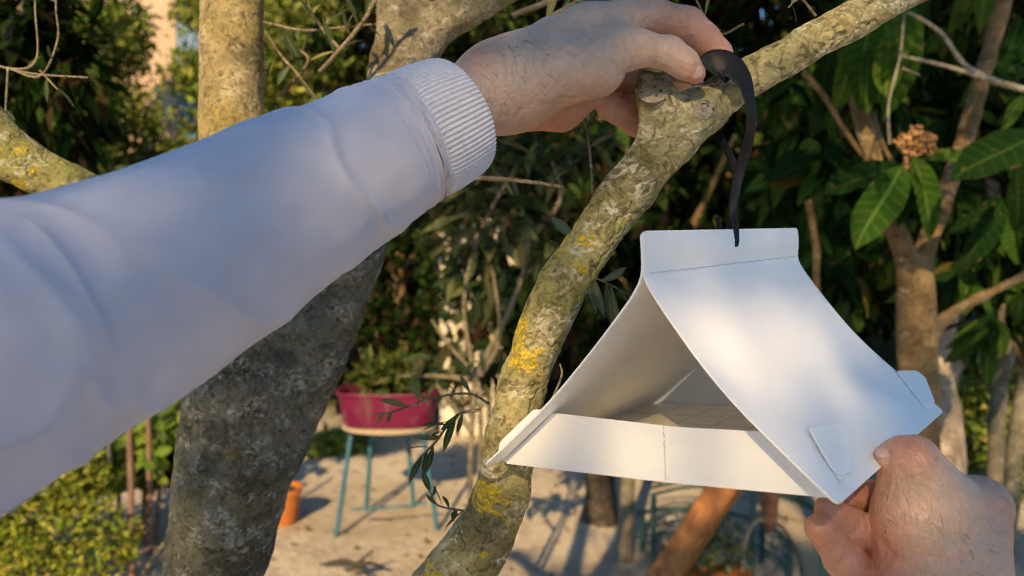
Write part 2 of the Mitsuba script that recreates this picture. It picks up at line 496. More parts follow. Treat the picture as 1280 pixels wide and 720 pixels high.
plain('stone', proc(lambda p, n, uv: mix((.2, .2, .2), (.42, .4, .37), fbm(p.x * 14, p.y * 14, p.z * 14, 4))), 0.9)
plain('flower_brown', proc(lambda p, n, uv: mix((.35, .16, .05), (.6, .36, .16), noise(p.x * 150, p.y * 150, p.z * 150))), 0.9)

# ------------------------------------------------------------------ ground
gx = np.unique(np.r_[np.linspace(-60, -6, 10), np.linspace(-6, 6, 161), np.linspace(6, 60, 10)])
gy = np.unique(np.r_[np.linspace(-60, 1, 12), np.linspace(1, 9, 121), np.linspace(9, 90, 14)])
X, Y = np.meshgrid(gx, gy, indexing='ij')
Z = 0.05 * (meshkit.fbm(np.stack([X, Y, X * 0], -1) * 1.1, 4) - 0.5) + 0.012 * (meshkit.fbm(np.stack([X, Y, X * 0], -1) * 9, 2) - 0.5)
Z[(np.abs(X) > 6) | (Y < 1) | (Y > 9)] *= 0.3
structure('ground', (np.stack([X, Y, Z], -1).reshape(-1, 3), grid_faces(len(gx), len(gy), False)[:, ::-1]), 'sand', True)


def ground_z(x, y): return float(0.05 * (meshkit.fbm(np.array([x, y, 0]) * 1.1, 4) - 0.5))


def on_ground(px, d):
    p = at(px, 360, d); z = ground_z(p[0], p[1])
    return np.array([p[0], p[1], z])


LEAF2 = leaf_shape(2, 2, 0.5, fold=0.25, droop=0.12)          # 8 triangles
LEAFN = leaf_shape(2, 2, 0.3, fold=0.25, droop=0.15)
FLAKE = (np.array([[0, 0, 0], [.25, .5, .05], [0, 1, 0], [-.25, .5, .05]], float), np.array([[0, 1, 2], [0, 2, 3]]), None)
NEEDLE = (np.array([[0, 0, 0], [.12, .5, .03], [0, 1, -.08], [-.12, .5, .03]], float), np.array([[0, 1, 2], [0, 2, 3]]), None)

n = 1300
p = np.c_[rng.uniform(-3.2, 3.6, n), rng.uniform(2.6, 8, n) , np.zeros(n)]
p[:, 2] = 0.05 * (meshkit.fbm(p * 1.1, 4) - 0.5) + 0.012
d = rnd_dir(n) * [1, 1, 0.2]
m, col = leaf_cloud(FLAKE, p, d, unit(rnd_dir(n) * 0.4 + [0, 0, 1]), 0.02 + 0.04 * rng.random(n), palette(n, [(.22, .13, .06), (.3, .2, .1), (.14, .08, .04), (.36, .28, .15)]))
one('leaf_litter', m, 'leaf_matte', 'small dry brown leaves scattered over the sandy ground', 'dead leaves', kind='stuff', color=col)
n = 500
pb = trimesh.creation.icosphere(0, 1.0)
p = np.c_[rng.uniform(-3.2, 3.6, n), rng.uniform(2.6, 7, n), np.zeros(n)]; p[:, 2] = 0.05 * (meshkit.fbm(p * 1.1, 4) - 0.5)
s = 0.004 + 0.012 * rng.random((n, 1)) ** 3
V = pb.vertices[None] * s[:, None] * (0.7 + 0.6 * rng.random((n, 1, 3))) + p[:, None]
one('pebbles', (V.reshape(-1, 3), (pb.faces[None] + (np.arange(n) * 12)[:, None, None]).reshape(-1, 3)), 'stone', 'small pale pebbles lying in the sand', 'pebbles', kind='stuff')

# ------------------------------------------------------------------ olive tree: trunk with its stems, the near limb, side limb
olive = thing('olive_tree', 'lichen-covered olive tree whose near limb carries the white paper trap', 'tree')


def wood(parts, h, k, amp, freq, seed=3, cuts=()):
    segs = [s for q in parts for s in q]

    def limb(p, q):
        d = bone(p, *q[0])
        for s in q[1:]: d = np.minimum(d, bone(p, *s))
        return d

    def f(p):
        d = limb(p, parts[0])
        for q in parts[1:]: d = smin(d, limb(p, q), k)
        near = np.abs(d) < 0.03
        if amp and near.any():
            q = p[near] * freq
            e = amp * 2 * (meshkit.fbm(q, 5, seed) - 0.5) + amp * 0.35 * (meshkit.noise(q * 7, seed + 4) - 0.5) + amp * 0.7 * (np.abs(meshkit.noise(q * 0.45, seed + 9) - 0.5) * 2 - 0.5)
            d = d.copy(); d[near] += e
        for o, nn in cuts: d = np.where(np.linalg.norm(p - o, axis=1) < 0.06, np.maximum(d, (p - o) @ nn), d)
        return d
    lo, hi = bounds(segs, 0.012)
    lo[2] = max(lo[2], -0.06)
    return sdf_mesh(f, lo, hi, h, amp * 2)


def pts(*rows):
    """rows (px, py, d, radius px) -> points and radii"""
    return [at(*r[:3]) for r in rows], [rpx(r[3], r[2]) for r in rows]


base = np.array([-0.36, 0.98, 0.0])
P, R = pts((262, 770, .96, 55), (268, 710, .96, 58), (280, 645, .96, 66), (294, 580, .96, 71), (303, 530, .96, 72), (303, 480, .96, 68), (304, 400, .97, 50), (297, 280, .98, 43), (290, 150, .99, 39), (290, 50, 1.0, 38), (292, -60, 1.02, 37), (300, -260, 1.06, 34), (330, -480, 1.12, 24))
main = limb_segs([base + [0, 0, -.05], base + [.01, 0, .25], base + [.015, 0, .7]] + P, [.12, .075, .06] + R, 40)
P, R = pts((345, 575, .975, 26), (372, 500, .98, 38), (402, 410, .99, 42), (445, 290, 1.0, 40), (482, 170, 1.02, 38), (501, 80, 1.03, 37), (504, 20, 1.04, 31), (496, -60, 1.06, 34), (480, -220, 1.12, 28))
second = limb_segs(P, R, 26)
P, R = pts((512, 70, 1.03, 30), (548, 32, 1.03, 25), (590, 8, 1.03, 23), (650, -30, 1.05, 22), (760, -110, 1.08, 18))
third = limb_segs(P, R, 12)
cut_ = next(i for i, q in enumerate(main) if q[0][2] > at(0, 330, .97)[2])
cut2 = next(i for i, q in enumerate(second) if q[0][2] > at(0, 330, .99)[2])
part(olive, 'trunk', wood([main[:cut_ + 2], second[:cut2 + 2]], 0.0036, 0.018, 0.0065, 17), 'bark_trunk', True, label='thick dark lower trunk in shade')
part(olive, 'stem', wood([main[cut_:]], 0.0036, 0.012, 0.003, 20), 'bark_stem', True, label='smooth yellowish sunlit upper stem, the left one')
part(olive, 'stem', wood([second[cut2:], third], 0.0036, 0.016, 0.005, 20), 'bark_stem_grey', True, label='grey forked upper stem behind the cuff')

P, R = pts((480, 850, .76, 52), (528, 780, .725, 47), (575, 715, .70, 42), (612, 655, .685, 36), (632, 600, .675, 32), (637, 550, .67, 29), (648, 500, .665, 29.5), (664, 450, .66, 30), (683, 400, .655, 31), (708, 350, .65, 30), (737, 305, .648, 29.5), (769, 258, .645, 31), (798, 222, .643, 31.5), (824, 188, .642, 33), (850, 159, .641, 32), (885, 131, .64, 28), (925, 104, .64, 24.5), (965, 80, .64, 24), (1045, 36, .64, 22.5), (1130, -8, .645, 21), (1230, -60, .66, 20), (1400, -160, .7, 17))
q0 = base + [.03, -.01, .1]
near = limb_segs([q0, base + [.10, -.06, .45], at(*(400, 990, .84))] + P, [.07, .055, rpx(56, .82)] + R, 84)
P, R = pts((836, 172, .640, 30), (824, 140, .634, 26), (817, 108, .628, 23), (815, 90, .627, 22))
stub = limb_segs(P, R, 4)
stub_o = at(817, 112, .624); stub_n = unit(np.array([-.10, -.80, .58]))
P, R = pts((884, 136, .632, 20), (879, 139, .620, 15))
knot = limb_segs(P, R, 2)
knot_o = at(878, 139, .6155); knot_n = unit(at(872, 145, .55) - at(884, 136, .63))
part(olive, 'branch', wood([near, stub, knot], 0.0017, 0.012, 0.0030, 44, 5, [(stub_o, stub_n), (knot_o, knot_n)]), 'bark_branch', True, label='near lichen-spotted limb that the trap hangs from')


def cut_face(o, n, r, squash, name_label):
    x = unit(np.cross(n, [0.2, 0.1, 1])); y = np.cross(n, x)
    rr = np.linspace(0, 1, 9); a = np.arange(40) * 2 * np.pi / 40
    v = [o + n * 0.0006]
    for q in rr[1:]:
        w = 1 + 0.10 * (meshkit.noise(np.stack([np.cos(a) * 1.7, np.sin(a) * 1.7, a * 0 + 3], -1) + o * 50) - 0.5) * 2
        hgt = 0.0006 - 0.0012 * q ** 4 + 0.0009 * (meshkit.noise(np.stack([np.cos(a) * q * 4, np.sin(a) * q * 4, a * 0], -1)) - 0.5)
        v.append(o + (np.cos(a) * w * r * q)[:, None] * x + (np.sin(a) * w * r * q * squash)[:, None] * y + hgt[:, None] * n)
    V = np.vstack([v[0][None]] + v[1:])
    F = [[0, 1 + j, 1 + (j + 1) % 40] for j in range(40)]
    for k in range(7):
        for j in range(40):
            a0, a1 = 1 + k * 40 + j, 1 + k * 40 + (j + 1) % 40
            F += [[a0, a0 + 40, a1 + 40], [a0, a1 + 40, a1]]
    part(olive, 'cut_face', (V, np.array(F)), 'cut_wood', True, label=name_label)


cut_face(stub_o, stub_n, rpx(19.5, .625), 1.08, 'pale sawn end of the short stub')
cut_face(knot_o, knot_n, rpx(14, .62), 0.9, 'pale healed pruning scar')

P, R = pts((-140, 70, .86, 36), (-50, 130, .86, 34), (0, 185, .865, 31), (45, 212, .87, 28), (110, 245, .89, 27), (200, 300, .93, 30), (290, 370, .96, 34))
part(olive, 'branch', wood([limb_segs(P, R, 14)], 0.0035, 0.01, 0.004, 28, 8), 'bark_branch', True, label='lichen-crusted side limb above the sleeve')

OL = leaf_shape(7, 4, 0.21, rib=0.0, fold=0.35, droop=0.12, tip=1.0, base=0.75)
scene_leaf_cache = {}


def leaf_part(parent, tplkey, tpl, pos, d, upv, size, matkey, name='leaf'):
    if tplkey not in scene_leaf_cache:
        v, f, uv = tpl
        scene_leaf_cache[tplkey] = mikit.ply((v, f), None, True, uv=uv)
    _, Rm = leaf_mats(np.array([pos]), np.array([d]), np.array([upv]), [size])
    k = numbered(parent + '__' + name)
    scene[k] = {**scene_leaf_cache[tplkey], 'to_world': T(basis(Rm[0, :, 0], Rm[0, :, 1], Rm[0, :, 2], pos).tolist()), 'bsdf': {'type': 'ref', 'id': matkey}}
    return k


# twigs of the olive: (pixel path with depth, thickness px, leaves)
def twig(parent, rows, r0, r1, matkey='twig', sides=6, bump=.25):
    p_ = [at(*r) for r in rows]
    d_ = rows[0][2]
    return part(parent, 'twig', tube(p_, np.linspace(rpx(r0, d_), rpx(r1, d_), len(p_)), 10 * len(p_), sides, bump, 90), matkey, True), p_


def olive_shoot(parent, rows, r0, r1, nl, lpx, spread=0.9, mats=(0, 0, 1), matkey='twig'):
    k, p_ = twig(parent, rows, r0, r1, matkey)
    q = spline(p_, 40); t = unit(np.gradient(q, axis=0))
    for j in range(nl):
        i = int(8 + 31 * (j + 0.5) / nl); i = min(i, 39)
        side = unit(np.cross(t[i], rng.normal(size=3)))
        d_ = unit(t[i] * 0.6 + side * spread)
        L = rpx(lpx, rows[0][2]) * (0.7 + 0.5 * rng.random())
        leaf_part(parent, 'olive', OL, q[i], d_, unit(rng.normal(size=3) * 0.5 + [0, -0.6, 0.6]), L, f'olive_leaf_{mats[j % len(mats)]}')


olive_shoot(olive, [(600, 512, .72), (570, 520, .73), (545, 552, .735), (525, 572, .74)], 2.2, 1.2, 13, 42, mats=(0, 0, 0, 1))
olive_shoot(olive, [(604, 640, .71), (570, 637, .73), (545, 630, .735), (537, 612, .74)], 1.8, 1.0, 8, 34, mats=(0,))
olive_shoot(olive, [(612, 505, .80), (585, 492, .80), (540, 498, .80), (490, 515, .80), (470, 517, .80)], 2.0, 1.2, 8, 34, mats=(2, 2, 1))
olive_shoot(olive, [(742, 255, .66), (735, 170, .68), (715, 60, .72), (720, -20, .75)], 1.8, 1.3, 5, 40, mats=(1, 2))
olive_shoot(olive, [(590, 222, .85), (650, 226, .84), (705, 234, .83)], 3.2, 2.0, 3, 30, mats=(0,))
olive_shoot(olive, [(765, 262, .80), (740, 300, .80), (705, 300, .80)], 1.5, 1.0, 6, 58, mats=(1, 1, 0))
olive_shoot(olive, [(700, 330, .78), (750, 350, .78), (790, 370, .78)], 1.5, 1.0, 9, 60, mats=(1, 0, 1))
olive_shoot(olive, [(640, 20, .95), (690, 0, .95), (720, -15, .95)], 4, 3, 5, 46, mats=(0, 1))
olive_shoot(olive, [(590, 70, .95), (640, 50, .95), (720, 5, .93), (760, -20, .93)], 6, 4, 9, 44, mats=(0, 0, 1, 2))
olive_shoot(olive, [(930, 30, .72), (895, 40, .72), (860, -20, .74)], 1.6, 1.0, 4, 44, mats=(2, 2))
olive_shoot(olive, [(1020, 20, .66), (1000, -2, .66), (985, 10, .66)], 1.8, 1.2, 3, 34, mats=(1, 1))
olive_shoot(olive, [(400, 90, .98), (425, 62, .95), (455, 25, .93), (480, -20, .92)], 3.2, 2.2, 7, 44, mats=(0, 0, 2))
olive_shoot(olive, [(425, 62, .95), (395, 25, .95), (375, -15, .95)], 2.4, 1.6, 5, 44, mats=(2, 0))
olive_shoot(olive, [(330, 28, .99), (380, 38, .97), (430, 34, .95), (470, 30, .95)], 1.8, 1.2, 4, 40, mats=(0, 0))
olive_shoot(olive, [(332, 40, 1.0), (352, 70, .99), (375, 96, .98), (400, 130, .97)], 2.2, 1.4, 4, 40, mats=(2, 0))
olive_shoot(olive, [(350, 120, 1.1), (385, 78, 1.05), (370, 60, 1.05)], 2.6, 1.6, 6, 46, mats=(0, 0, 2))
olive_shoot(olive, [(690, 500, .665), (702, 470, .65), (700, 455, .645)], 1.6, 1.0, 0, 20, matkey='twig_pale')
# the pale bare twigs at the upper left, joined to the side limb
for rows in ([(-60, 60, .87), (10, 85, .87), (45, 75, .87), (44, 10, .87), (45, -30, .87)], [(10, 85, .87), (50, 95, .87), (72, 50, .87), (70, 10, .87), (72, -30, .87)], [(-20, 78, .87), (40, 92, .87), (110, 97, .87)], [(10, 85, .87), (6, 150, .87), (3, 185, .865)], [(50, 88, .87), (72, 112, .87)]):
    olive_shoot(olive, rows, 1.6, 1.0, 2, 32, mats=(0, 1), matkey='twig_mid')
# the crown above the frame
crown(olive, 'crown', LEAFN, [(np.array([-0.5, 1.2, 3.0]), np.array([1.0, .9, .55])), (np.array([0.6, 1.0, 2.75]), np.array([.6, .6, .35]))], 5200, .055, [(.06, .085, .04), (.09, .11, .06), (.13, .14, .08)], 0.25, 4, kind='stuff')

# ------------------------------------------------------------------ the paper trap
W_ = 0.26
from scipy.spatial.transform import Rotation
TR = Rotation.from_euler('zyx', [-.678, -.084, -.044]).as_matrix()
TO = np.array([.091, .552, -.025]) * (W_ / .28) + EYE
LEN = .304 * W_ / .28


def trap(w, u, z): return TO + TR @ np.array([w, u, z])


def on_plane(px, py, u):
    """(w, z) where the view through a pixel meets the trap's cross-section at u; used to measure the outline."""
    ray = at(px, py, 1.0) - EYE
    nn = TR[:, 1]
    t = ((TO + nn * u - EYE) @ nn) / (ray @ nn)
    q = TR.T @ (EYE + ray * t - TO)
    return q[0], q[2]


RIGHT = np.array([on_plane(a, b, 0) for a, b in [(803, 345), (818, 374), (850, 421), (885, 468), (925, 514), (985, 574), (1045, 632)]])
LEFT = np.array([on_plane(a, b, 0) for a, b in [(803, 345), (794, 366), (780, 387), (740, 440), (690, 500), (640, 550), (605, 583)]])
RIDGE = 0.029
TH = 0.0007


def sheet(prof, u0, u1, th, nu=24, wob=0.0):
    """A bent card from a profile (w, z) between two cross-sections; a closed thin solid."""
    pr = spline(prof, 400)
    a0 = np.r_[0, np.cumsum(np.linalg.norm(np.diff(pr, axis=0), axis=1))]; sm = np.linspace(0, 1, 48); sm = a0[-1] * (sm - .13 * np.sin(2 * np.pi * sm))
    pr = np.stack([np.interp(sm, a0, pr[:, k]) for k in range(2)], 1)
    t = unit(np.gradient(pr, axis=0)); nrm = np.c_[-t[:, 1], t[:, 0]]
    us = np.linspace(u0, u1, nu)
    ar = np.r_[0, np.cumsum(np.linalg.norm(np.diff(pr, axis=0), axis=1))]; de = np.minimum(ar, ar[-1] - ar)
    inset = np.where(de < .005, .005 - np.sqrt(np.maximum(.005 ** 2 - (.005 - de) ** 2, 0)), 0)
    V = []
    for s in (1, -1):
        for k, u in enumerate(us):
            u = u0 + inset + (u - u0) / (u1 - u0) * (u1 - u0 - 2 * inset)
            q = pr + nrm * s * th
            b = wob * math.sin(math.pi * k / (nu - 1)) * np.sin(np.linspace(0, math.pi, 48))
            b = b + .0009 * (meshkit.noise(np.stack([sm * 45, np.full(48, k * .28), sm * 0 + 3], -1)) - .5) * np.minimum(1, k * (nu - 1 - k) / 20)
            q = q + nrm * b[:, None]
            V.append(np.c_[q[:, 0], u, q[:, 1]])
    n1 = nu * 48
    f = grid_faces(nu, 48, False)
    F = [f, f[:, ::-1] + n1]
    rim = [k for k in range(48)] + [k * 48 + 47 for k in range(1, nu)] + [(nu - 1) * 48 + k for k in range(46, -1, -1)] + [k * 48 for k in range(nu - 2, 0, -1)]
    rim = np.array(rim); r2 = np.roll(rim, -1)
    F += [np.stack([rim, rim + n1, r2 + n1], 1), np.stack([rim, r2 + n1, r2], 1)]
    V = np.vstack(V)
    return trimesh.Trimesh(V @ TR.T + TO, np.vstack(F), process=False)


trapk = thing('insect_trap', 'white folded paper delta trap hanging open-ended from the olive limb', 'insect trap')
# outer card: both roof panels, doubled into the upright ridge flap
ridge_r = np.array([[.0012, RIDGE], [.0010, RIDGE * .5]])
ridge_l = np.array([[-.0002, RIDGE - .0004], [-.0004, RIDGE * .5]])
part(trapk, 'roof_panel', sheet(np.vstack([ridge_r, RIGHT + [.0010, 0]]), 0, LEN, TH, wob=0.0015), 'card', 35, label='right roof panel, facing the viewer')
part(trapk, 'roof_panel', sheet(np.vstack([ridge_l, LEFT + [-.0008, 0]]), 0, LEN, TH), 'card', 35, label='left roof panel, seen from inside')


def plate(poly, to3, th, bevel_n=6, r=0.004):
    """A rounded flat card from an outline (a, b) mapped by to3(a, b, h)."""
    from shapely import Polygon
    g = Polygon(poly).buffer(-r, quad_segs=bevel_n).buffer(r, quad_segs=bevel_n)
    m_ = trimesh.creation.extrude_polygon(g, 2 * th, engine='earcut')
    m_ = m_.subdivide_to_size(0.012)
    v = np.array([to3(a, b, h - th) for a, b, h in m_.vertices])
    return trimesh.Trimesh(v, m_.faces, process=False)


def prof_w(prof, z):
    o = np.argsort(prof[:, 1])
    return np.interp(z, prof[o, 1], prof[o, 0])


def prof_z(prof, w):
    o = np.argsort(prof[:, 0])
    return np.interp(w, prof[o, 0], prof[o, 1])


UF = 0.022
fl = {k: np.array(on_plane(*v, UF)) for k, v in dict(tl=(672, 515), tm=(830, 531), tr=(965, 540), br=(1048, 623), bm=(833, 601), bl=(650, 581)).items()}
ZT = (fl['tl'][1] + fl['tm'][1]) / 2; ZB = fl['bm'][1]


def front(a, b, h): return trap(a, UF + h, b)


z_bl, z_tl = fl['bl'][1], fl['tl'][1]
zr = fl['tr'][1]; zbr = fl['br'][1]
wl_t, wl_b = prof_w(LEFT, z_tl) + .0012, prof_w(LEFT, z_bl) + .0012
wr_t, wr_b = prof_w(RIGHT, zr) - .0012, prof_w(RIGHT, zbr) - .0012
wm = fl['tm'][0]
part(trapk, 'front_flap', plate([(wl_b, z_bl), (wm - .004, ZB - .001), (wr_b, zbr), (wr_t, zr), (wm + .01, fl['tm'][1] - .001), (wl_t, z_tl)], front, TH, r=.0015), 'card', label='upright front flap that closes the open end')
# perforated fold line on the flap
cr = []
for k in range(22):
    t0 = k / 22
    if k % 3 == 2 and k < 8: continue
    a = np.array([fl['tm'][0], fl['tm'][1]]) * (1 - t0) + np.array([fl['bm'][0], fl['bm'][1]]) * t0
    b_ = np.array([fl['tm'][0], fl['tm'][1]]) * (1 - t0 - .03) + np.array([fl['bm'][0], fl['bm'][1]]) * (t0 + .03)
    cr.append(beam(trap(a[0] + .0003 * (-1) ** k, UF - TH - .0001, a[1]), trap(b_[0], UF - TH - .0001, b_[1]), .0006, .0003, TR[:, 1], 0))
plain('crease_grey', (.30, .31, .33), 0.8)
part(trapk, 'fold_line', join(cr), 'crease_grey')
# back flap and floor
UB = LEN - .022
part(trapk, 'back_flap', plate([(wl_b + .003, z_bl), (wr_b - .003, zbr), (wr_t - .008, zr + .006), (wl_t + .008, z_tl + .006)], lambda a, b, h: trap(a, UB + h, b), TH, r=.0015), 'card')
ZF = min(z_bl, ZB) + .002
wf0, wf1 = prof_w(LEFT, ZF) + .002, prof_w(RIGHT, ZF) - .002
part(trapk, 'floor', plate([(wf0, UF + .002), (wf1, UF + .002), (wf1, UB - .002), (wf0, UB - .002)], lambda a, b, h: trap(a, b, ZF + h), TH, r=.001), 'card')


def sticky(p, n, uv):
    o = TR.T @ np.eye(3)
    w = (p.x - TO[0]) * TR[0, 0] + (p.y - TO[1]) * TR[1, 0] + (p.z - TO[2]) * TR[2, 0]
    u = (p.x - TO[0]) * TR[0, 1] + (p.y - TO[1]) * TR[1, 1] + (p.z - TO[2]) * TR[2, 1]
    def line(x, s):
        q = x / s
        return 1 - smoothstep(0.012, 0.03, dr.abs(q - dr.round(q)))
    g = dr.maximum(line(w + .008, .034), line(u, .034))
    return mix((.80, .72, .58), (.40, .32, .24), g * 0.7) * (0.94 + 0.1 * noise(p.x * 200, p.y * 200, p.z * 200))


plain('sticky_card', proc(sticky), 0.22, spec=0.5)
part(trapk, 'sticky_insert', plate([(wf0 + .006, UF + .006), (wf1 - .006, UF + .006), (wf1 - .006, UB - .006), (wf0 + .006, UB - .006)], lambda a, b, h: trap(a, b, ZF + .0035 + h), TH, r=.002), 'sticky_card', label='beige sticky insert printed with a grid')


# tabs pushed through the slots of the roof panels: lie just outside the panel
def right_surface(px, py):
    """(profile arc position w, u) of the right panel under a pixel"""
    ray = at(px, py, 1.0) - EYE
    best = None
    for s in np.linspace(0, 1, 400):
        a = spline(RIGHT, 400)[int(s * 399)]
        o = TO + TR @ np.array([a[0], 0, a[1]])
        # closest approach between the ray and the line along u
        A = np.stack([ray, -TR[:, 1]], 1)
        sol, *_ = np.linalg.lstsq(A, o - EYE, rcond=None)
        g = np.linalg.norm(EYE + ray * sol[0] - o - TR[:, 1] * sol[1])
        if best is None or g < best[0]: best = (g, a[0], sol[1])
    return best[1], best[2]


RS = spline(RIGHT, 400)


def tab(pix, tilt):
    q = np.array([right_surface(*a) for a in pix])
    o = np.argsort(RS[:, 0])
    u0 = q[:, 1].min(); du = q[:, 1].max() - u0
    def to3(w, u, h):
        z = np.interp(w, RS[o, 0], RS[o, 1]); z2 = np.interp(w + .001, RS[o, 0], RS[o, 1])
        t = unit(np.array([.001, z2 - z])); nn = np.array([-t[1], t[0]])
        lift = .0016 + h + tilt * (u - u0)
        return trap(w + nn[0] * lift, u, z + nn[1] * lift)
    return plate(q, to3, .0005, r=.004)


part(trapk, 'tab', tab([(1003, 543), (1040, 545), (1057, 596), (1044, 600)], .26), 'card', 30, label='front tab poking through its slot')
part(trapk, 'tab', tab([(1118, 467), (1148, 469), (1165, 506), (1153, 511)], .05), 'card', 30, label='rear tab poking through its slot')
for pa, pb in (((1003, 543), (1045, 601)), ((1118, 467), (1154, 512))):
    sp = []
    for t_ in np.linspace(-.06, 1.06, 7):
        w_, u_ = right_surface(pa[0] + (pb[0] - pa[0]) * t_, pa[1] + (pb[1] - pa[1]) * t_)
        z_ = np.interp(w_, RS[np.argsort(RS[:, 0]), 0], RS[np.argsort(RS[:, 0]), 1])
        sp.append(trap(w_ + .0016 * .7, u_ - .0004, z_ + .0016 * .7))
    part(trapk, 'slot', tube(sp, .00045, 12, 5), 'crease_grey')
# left tab, beyond the left panel
part(trapk, 'tab', plate([(wl_t - .001, z_tl + .002), (wl_t - .020, z_tl + .001), (wl_b - .004, z_bl + .016), (wl_b - .008, z_bl + .004), (wl_b + .002, z_bl - .001)], lambda a, b, h: trap(a, UF + .003 + h, b), TH, r=.003), 'card')
# pencil-thin score line where the ridge flap is glued
s0, s1 = RIDGE * .06, RIDGE * .12
ln = tube([trap(.0021, .004, s0), trap(.0021, LEN * .5, (s0 + s1) / 2), trap(.0021, LEN - .012, s1)], .00018, 10, 5)
part(trapk, 'score_line', ln, 'crease_grey')

sl_ = trimesh.creation.icosphere(3, 1.0); sl_.vertices = sl_.vertices * [.0042, .0012, .0026]
zs_ = on_plane(917, 313, 0)
u_s = ((TR.T @ (at(917, 312.5, .625) - TO))[1])
sl_.apply_transform(basis(TR[:, 1], TR[:, 0], TR[:, 2], trap(.0012, u_s, (TR.T @ (at(917, 312.5, .625) - TO))[2])))
part(trapk, 'hole_shade_patch', sl_, 'soil', True)  # dark solid patch standing in for the shade of an open hole

# ------------------------------------------------------------------ black plastic hanger
hang = thing('trap_hanger', 'black plastic strap looped over the olive limb, holding the trap', 'hanger')


def ribbon(rows, width, th, normals, n=90):
    p = spline([at(*r) for r in rows], n)
    w = spline(np.array(width, float)[:, None], n)[:, 0]
    nn = unit(spline(np.array(normals, float), n))
    t = unit(np.gradient(p, axis=0))
    s = unit(np.cross(t, nn)); nn = np.cross(s, t)
    prof = [(-1, 0), (-.9, .7), (-.6, 1), (0, 1.1), (.6, 1), (.9, .7), (1, 0), (.9, -.7), (.6, -1), (0, -1.1), (-.6, -1), (-.9, -.7)]
    V = np.stack([p + s * (a * w / 2)[:, None] + nn * b * th / 2 for a, b in prof], 1)
    k = len(prof)
    f = grid_faces(n, k, True)
    V = np.vstack([V.reshape(-1, 3), p[0], p[-1]])
    j = np.arange(k); j2 = (j + 1) % k
    f = np.vstack([f, np.stack([j2, j, j * 0 + n * k], 1), np.stack([(n - 1) * k + j, (n - 1) * k + j2, j * 0 + n * k + 1], 1)])
    m_ = trimesh.Trimesh(V, f, process=False); m_.fix_normals()
    return m_


q = .62 / FX
rows = [(890, 92, .612), (896, 84, .611), (912, 82, .609), (928, 98, .607), (937, 125, .605), (939, 152, .608), (934, 182, .616), (925, 212, .623), (919, 238, .625), (916, 262, .624), (919, 282, .6205), (920, 300, .620), (918, 309, .6215), (917, 313, .645)]
part(hang, 'strap', ribbon(rows, [40 * q, 46 * q, 38 * q, 27 * q, 18 * q, 16 * q, 15 * q, 14 * q, 13 * q, 11 * q, 10 * q, 9 * q, 8 * q, 8 * q], .0016,
                          [(.1, -1, .2), (.1, -1, .25), (.2, -1, .3), (.35, -1, .1), (.5, -1, 0), (.45, -1, 0), (.2, -1, 0), (-.3, -1, 0), (-.6, -1, 0), (-.2, -1, 0), (.3, -1, .1), (.2, -1, .1), (0, -1, .1), (0, -1, .2)]), 'black_plastic', 40)
rows = [(898, 80, .615), (905, 72, .640), (908, 84, .664), (898, 125, .668), (893, 152, .662), (902, 175, .650), (915, 200, .637), (922, 225, .630), (918, 250, .629), (913, 275, .631), (908, 296, .636), (914, 312, .636), (917, 313, .640)]
part(hang, 'strap', ribbon(rows, np.r_[[20 * q] * 3, [10 * q] * 6, [7 * q] * 4], .0015, [(0, -.3, 1), (0, 0, 1), (0, .8, .4)] + [(.4, 1, 0)] * 10), 'black_plastic', 40)
rows = [(903, 300, .640), (899, 283, .638), (896, 271, .637)]
part(hang, 'strap_end', ribbon(rows, [7 * q] * 3, .0014, [(.3, -1, 0)] * 3, 20), 'black_plastic', 40)

# ------------------------------------------------------------------ person: both hands, forearms, sleeves
person = thing('person', 'person in a white ribbed-cuff sweater reaching in with both hands to hang the trap', 'person')


def J(px, py, d, r): return at(px, py, d), rpx(r, d)


def chain(*js): return [(js[k][0], js[k + 1][0], js[k][1], js[k + 1][1]) for k in range(len(js) - 1)]


def surf(fn, px, py):
    """Where the view through a pixel first meets a body, to lay a skin crease there."""
    d = .36
    for _ in range(60):
        d += .8 * float(fn(at(px, py, d)[None])[0])
        if d > .8: break
    return at(px, py, d)


def hand_sdf(groups, k_in, k_out, creases=()):
    fs = [chain_sdf(g, k_in) for g in groups]

    def base(p):
        d = fs[0](p)
        for g, ko in zip(fs[1:], k_out): d = smin(d, g(p), ko)
        return d
    lines = []
    for path, r, depth in creases:
        q = [surf(base, *x) for x in path]
        lines += [(a, b, r, depth) for a, b in zip(q[:-1], q[1:])]

    def f(p):
        d = base(p)
        e = d * 0
        for a, b, r, depth in lines: e = np.maximum(e, depth * np.exp(-np.maximum(bone(p, a, b, 0, 0), 0) ** 2 / (r * r)))
        near = np.abs(d) < .008
        if near.any():
            q = p[near]
            d[near] += .0011 * (meshkit.fbm(q * 60, 3, 5) - .5) + .0006 * (meshkit.noise(q * 330, 2) - .5)
        return d + e
    return f


def skin_colors(v, hot, base=(.49, .345, .26), red=(.45, .185, .12)):  # red: natural finger flush, deepened to carry the shade under the trap
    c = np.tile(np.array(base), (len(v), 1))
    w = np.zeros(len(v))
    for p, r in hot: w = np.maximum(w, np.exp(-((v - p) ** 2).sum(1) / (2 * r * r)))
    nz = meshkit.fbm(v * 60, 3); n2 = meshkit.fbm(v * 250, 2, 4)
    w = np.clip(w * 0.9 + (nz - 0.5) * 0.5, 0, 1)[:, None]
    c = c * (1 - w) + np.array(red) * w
    return np.clip(c * (0.80 + 0.40 * nz[:, None]) * (0.88 + 0.24 * n2[:, None]) * (1 + .10 * (meshkit.noise(v * 900, 6)[:, None] - .5)), 0.02, 0.9)


